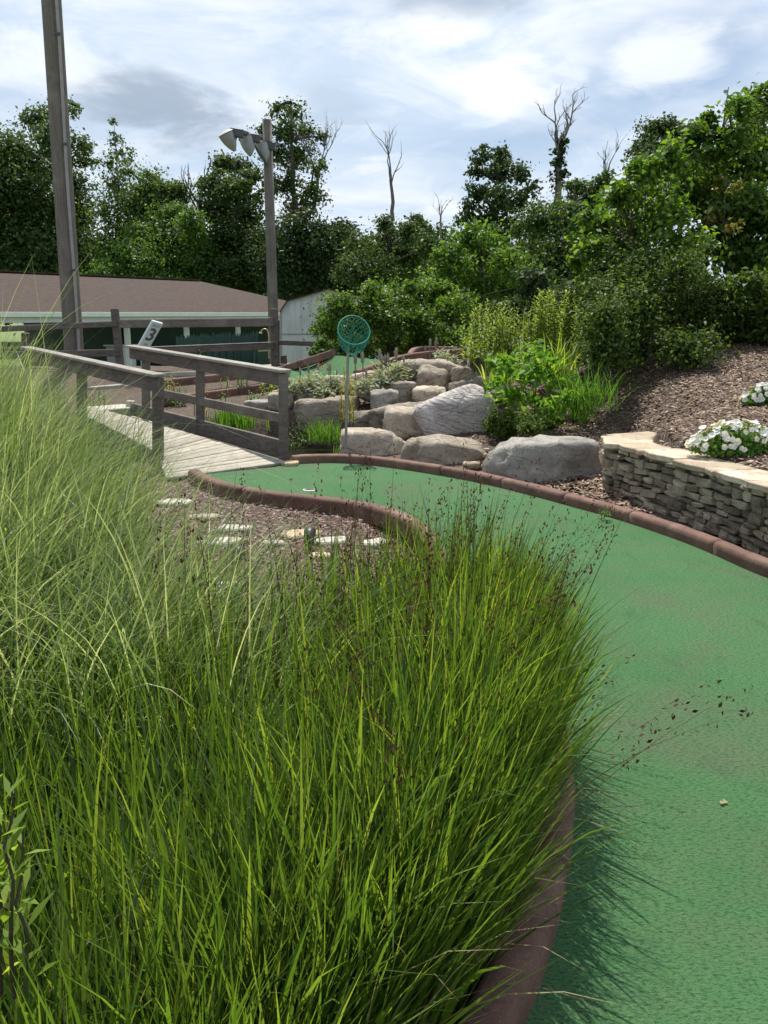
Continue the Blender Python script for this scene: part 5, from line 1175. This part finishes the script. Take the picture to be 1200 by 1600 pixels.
# iris by the pond and blade grass by boulders
def blades(base, az, length, width, th0, bend, S, rnd=None, twist=0.5):
    n = len(base); t = np.linspace(0, 1, S + 1)
    th = th0[:, None] + bend[:, None] * t[None] ** 1.6
    ds = length[:, None] / S
    hx_ = np.concatenate([np.zeros((n, 1)), np.cumsum(np.sin((th[:, 1:] + th[:, :-1]) / 2) * ds, 1)], 1)
    hz_ = np.concatenate([np.zeros((n, 1)), np.cumsum(np.cos((th[:, 1:] + th[:, :-1]) / 2) * ds, 1)], 1)
    px_ = base[:, None, 0] + hx_ * np.cos(az)[:, None]; py_ = base[:, None, 1] + hx_ * np.sin(az)[:, None]; pz_ = base[:, None, 2] + hz_
    ctr = np.stack([px_, py_, pz_], 2)
    wa = az + math.pi / 2 + rng.normal(0, twist, n)
    wd = np.stack([np.cos(wa), np.sin(wa), np.zeros(n)], 1)
    wt = (np.minimum(1, 0.45 + 2.2 * t) * (1 - t ** 2.4) + 0.03)
    off = wd[:, None, :] * (width[:, None] / 2 * wt[None])[:, :, None]
    V = np.stack([ctr - off, ctr + off], 2).reshape(-1, 3)
    b0 = (np.arange(n) * 2 * (S + 1))[:, None]; k = np.arange(S)[None] * 2
    Fc = np.stack([b0 + k, b0 + k + 1, b0 + k + 3, b0 + k + 2], 2).reshape(-1, 4)
    return V, Fc, ctr
def tuft(name, label, x, yb, d, r, n, ln, wd, mat, cat='plant', th=0.18, bend=0.5, group=None):
    c_ = P(x, yb, d); b0 = np.stack([c_.x + rng.normal(0, r, n), c_.y + rng.normal(0, r, n), np.full(n, c_.z)], 1)
    V, Fc, _ = blades(b0, rng.uniform(0, 6.283, n), ln * rng.uniform(.6, 1.1, n), wd * rng.uniform(.7, 1.2, n), np.abs(rng.normal(0, th, n)), np.abs(rng.normal(bend, bend * .5, n)), 6)
    t = thing(name, label, cat, c_, 0, group); obj_w('blades', mesh_np('blades', V, Fc, M[mat], True), t)['kind'] = 'stuff'
tuft('iris_clump', 'bright green sword leaved iris clump by the pond', 362, 672, 11.6, 0.16, 220, 0.34, 0.022, 'leaf_weed', th=0.16, bend=0.35)
tuft('iris_clump', 'thin bladed rush clump at the pond boulder', 508, 690, 11.4, 0.12, 260, 0.36, 0.008, 'leaf_weed', th=0.4, bend=0.5)
tuft('grass_tuft', 'broad bladed grass tuft among the leafy plants by the mulch', 905, 655, 9.9, 0.10, 90, 0.75, 0.016, 'leaf_weed', th=0.22, bend=0.7, group='grass tufts')
tuft('grass_tuft', 'arching yellow green grass tuft behind the leafy plant', 875, 590, 10.8, 0.09, 70, 0.60, 0.018, 'leaf_lime', th=0.25, bend=0.9, group='grass tufts')
tuft('grass_tuft', 'wide yellow green blades at the left of the leafy plant', 785, 600, 10.6, 0.09, 60, 0.42, 0.034, 'leaf_lime', th=0.2, bend=0.5, group='grass tufts')
tuft('grass_tuft', 'slim grass tuft at the foot of the thicket beside the mulch', 940, 640, 9.6, 0.10, 60, 0.55, 0.008, 'leaf_weed', th=0.3, bend=0.7, group='grass tufts')
tuft('grass_tuft', 'few thin blades at the foot of the net pole', 528, 716, 10.2, 0.04, 12, 0.26, 0.008, 'leaf_weed', th=0.3, bend=0.5, group='grass tufts')
tuft('grass_tuft', 'seeding grass stems in front of the middle bush', 790, 560, 12.6, 0.25, 30, 1.0, 0.008, 'leaf_lime', th=0.12, bend=0.3, group='grass tufts')

# dead leaf on the green
lf = mesh_np('leaf', [(-.5, 0, .02), (-.2, .28, .06), (.1, .16, .03), (.3, .4, .1), (.5, 0, .04), (.25, -.35, .09), (0, -.15, .02), (-.25, -.3, .07)], [(0, 1, 6, 7), (1, 2, 5, 6), (2, 3, 4, 5)], M['dryblade'])
p_ = g(1130, 1254, 0.006); tag(obj('dead_leaf', lf, None, p_, (0.1, 0.1, 0.4), (0.034, 0.03, 0.05)), 'single curled tan leaf lying on the open green', 'leaf')

# ------------------------------------------------------------------ tall grasses
sortk = np.argsort(lky)
def kerbx(y): return np.interp(y, lky[sortk], lkx[sortk])
# switchgrass (foreground)
n = 34000
y = rng.uniform(0.35, 3.55, n); x = rng.uniform(-2.6, 0.75, n)
kx = kerbx(y)
bnd = np.arange(n) < 6500; y = np.where(bnd, rng.uniform(0.9, 3.2, n), y); kx = kerbx(y); x = np.where(bnd, kx - 0.10 - np.abs(rng.normal(0, 0.14, n)), x)
edge = kx - 0.095 - np.interp(y, [0.4, 2.0, 2.6], [0.04, 0.02, 0.0])
keep = (x < edge) & ~((y < 0.75) & (np.abs(x) < 0.45)) & (np.hypot(x, y) > 0.72)
clump = np.array([noise.noise(Vector((a * 2.6, b_ * 2.6, 3.0))) for a, b_ in zip(x, y)])
keep &= (rng.uniform(-0.75, 0.45, n) < clump) | (edge - x < 0.45)
backlim = np.interp(x, [-2.6, -1.6, -0.6, 0.0, 0.7], [2.1, 2.4, 3.05, 3.4, 3.55])
keep &= y < backlim - np.abs(rng.normal(0, 0.12, n))
x = x[keep]; y = y[keep]; n = len(x); z = H(x, y)
de = kerbx(y) - x
az = rng.uniform(0, 6.283, n)
lean_out = de < 0.4
band = de < 0.30
az = np.where(lean_out & (rng.uniform(size=n) < 0.35), rng.normal(-0.5, 1.2, n), az)
hgt = rng.uniform(0.60, 0.98, n) * np.interp(x, [-2.6, -1.3, -0.5, 0.1, 0.7], [0.66, 0.72, 0.86, 1.0, 0.98]) * np.interp(y, [0.4, 1.3, 3.5], [0.82, 0.95, 1.0])
th0 = np.abs(rng.normal(0.07, 0.12, n)) + np.where(lean_out, np.abs(rng.normal(0.05, 0.08, n)), 0)
hgt = np.where(band, hgt * np.interp(de, [0.09, 0.30], [0.80, 0.97]), hgt)
bend = np.abs(rng.normal(0.30, 0.42, n)) * np.where(band, 0.75, 1.0)
Vb, Fb, ctr = blades(np.stack([x, y, z], 1), az, hgt, rng.uniform(0.005, 0.016, n), th0, bend, 6)
tag(obj('switchgrass', mesh_np('switchgrass', Vb, Fb, M['sw'], True)), 'tall dark green grass filling the foreground bed', None, None, 'stuff')
# dry blades and stems low down
sel = rng.random(n) < 0.13
Vb, Fb, _ = blades(np.stack([x, y, z], 1)[sel], az[sel], hgt[sel] * rng.uniform(.45, .95, sel.sum()), rng.uniform(0.003, 0.006, sel.sum()), th0[sel] * 1.8, bend[sel] * 1.8, 5)
tag(obj('dry_grass', mesh_np('dry_grass', Vb, Fb, M['dryblade'], True)), 'dry straw coloured stems among the foreground grass', None, None, 'stuff')
# seed heads
m_ = 340
hx0 = rng.uniform(-0.75, 0.66, m_); hy0 = rng.uniform(1.7, 3.5, m_); kk_ = (hx0 < kerbx(hy0) - 0.12) & (hy0 < np.interp(hx0, [-2.6, -1.6, -0.6, 0.0, 0.7], [2.1, 2.4, 3.05, 3.4, 3.55])) & ((hx0 > -0.2) | (rng.random(m_) < 0.22)); hx0 = hx0[kk_]; hy0 = hy0[kk_]; m_ = len(hx0)
ln = rng.uniform(0.80, 1.14, m_); azs = np.where(rng.random(m_) < .65, rng.normal(-0.2, 0.9, m_), rng.uniform(0, 6.283, m_)); edge_ = (kerbx(hy0) - hx0) < 0.35
Vb, Fb, ctr = blades(np.stack([hx0, hy0, H(hx0, hy0)], 1), azs, ln, np.full(m_, 0.0042), np.abs(rng.normal(.05, .06, m_)) + np.where(edge_, np.abs(rng.normal(.12, .14, m_)), 0), np.abs(rng.normal(.16, .16, m_)) + np.where(edge_, .18, 0), 10)
acc = Acc(); acc.add(Vb, Fb)
for k in range(m_):
    top = ctr[k]; npk = random.randint(16, 34)
    for q in range(npk):
        tt = random.uniform(0.70, 1.0); f_ = tt * 10; i0 = min(int(f_), 9); p_ = top[i0] + (top[i0 + 1] - top[i0]) * (f_ - i0)
        dirn = (top[min(i0 + 1, 10)] - top[max(i0 - 1, 0)]); dirn = dirn / np.linalg.norm(dirn)
        sp2 = (1.02 - tt) * 0.10 + 0.006; o_ = np.array([random.gauss(0, 1), random.gauss(0, 1), random.gauss(0, .5)]) * sp2 * 0.55
        c_ = p_ + o_ + dirn * sp2 * 0.4; V, Fc = leaf_quads(c_[None], rng.normal(size=(1, 3)), np.array([random.uniform(.009, .017)]), 0.45, 0.2, (dirn + rng.normal(size=3) * .3)[None]); acc.add(V, Fc)
tag(obj('grass_seed_heads', acc.mesh('grass_seed_heads', M['seed'])), 'dark purple seed heads standing above the foreground grass', None, None, 'stuff')
# fountain grass (pale) : separate clumps
def fountain(label, cx, cy, r, nb, hmin, hmax, bendm, azc=None, azs=2.2, th=0.30):
    a = rng.uniform(0, 6.283, nb); rr = r * np.sqrt(rng.random(nb)); bx_ = cx + rr * np.cos(a); by_ = cy + rr * np.sin(a)
    az = np.where(rng.random(nb) < .5, a + rng.normal(0, .5, nb), rng.uniform(0, 6.283, nb))
    if azc is not None: az = np.where(rng.random(nb) < 0.55, rng.normal(azc, azs * .35, nb), az)
    l = rng.uniform(hmin, hmax, nb)
    V, Fc, ct = blades(np.stack([bx_, by_, H(bx_, by_)], 1), az, l, rng.uniform(.004, .0105, nb), np.abs(rng.normal(0, th, nb)) * .6, np.abs(rng.normal(bendm, bendm * .5, nb)), 9, twist=0.9)
    # thin the clump where it would hide the bridge and the sign
    rel = ct - np.array(CP); dp = np.maximum(rel @ np.array(FW), 0.1); qx = 600 + F * rel[:, :, 0] / dp; qy = 800 - F * (rel @ np.array(UP)) / dp
    high = (qy < np.interp(qx, [0, 60, 130, 200, 300, 450, 640], [500, 512, 545, 600, 665, 745, 850])).any(1) & (rng.random(nb) > 0.05)
    high |= ((qx > 205) & (qx < 265) & (qy < 550)).any(1)
    keep = np.repeat(~high, 9); Fc = Fc[keep]
    used = np.unique(Fc); remap = np.zeros(len(V), dtype=np.int64); remap[used] = np.arange(len(used)); V = V[used]; Fc = remap[Fc]
    t = thing('fountain_grass', label, 'grass', (cx, cy, Hs(cx, cy)), 0, 'pale fountain grass clumps')
    obj_w('blades', mesh_np('blades', V, Fc, M['misc'], True), t)['kind'] = 'stuff'
fountain('tallest pale fountain grass clump at the left edge before the bridge', -2.60, 4.7, 0.48, 3600, 1.3, 2.2, 0.62, 0.0)
fountain('pale arching fountain grass clump right of the tallest one', -2.05, 4.0, 0.38, 2900, 0.95, 1.6, 0.85, 0.1)
fountain('lower fountain grass clump leaning over the flat stones', -1.50, 3.35, 0.36, 2600, 0.75, 1.4, 1.0, 0.2)
fountain('fountain grass clump at the left edge nearest the dark grass', -1.75, 2.75, 0.40, 2000, 0.85, 1.2, 0.95, 0.2)
fountain('fountain grass clump furthest back beside the left railing', -3.55, 5.7, 0.45, 1900, 1.15, 1.75, 0.75, 0.0)
fountain('thin upright fountain grass clump in front of the deck edge', -1.62, 4.6, 0.25, 330, 0.85, 1.25, 0.6, 0.3)
fountain('loose fountain grass clump between pale and dark grass', -0.85, 2.95, 0.34, 560, 0.75, 1.2, 1.0, 0.3)
fountain('sparse long bladed fountain grass clump sweeping across the bridge view', -1.95, 4.35, 0.34, 420, 1.35, 2.05, 1.1, 0.15, 1.2)
fountain('low fountain grass clump in front of the big pale stone', -1.05, 2.6, 0.36, 1000, 0.70, 1.1, 1.0, 0.3)
fountain('short fountain grass clump amid the dark grass left of centre', -0.55, 2.45, 0.26, 260, 0.75, 1.1, 0.9, 0.3)
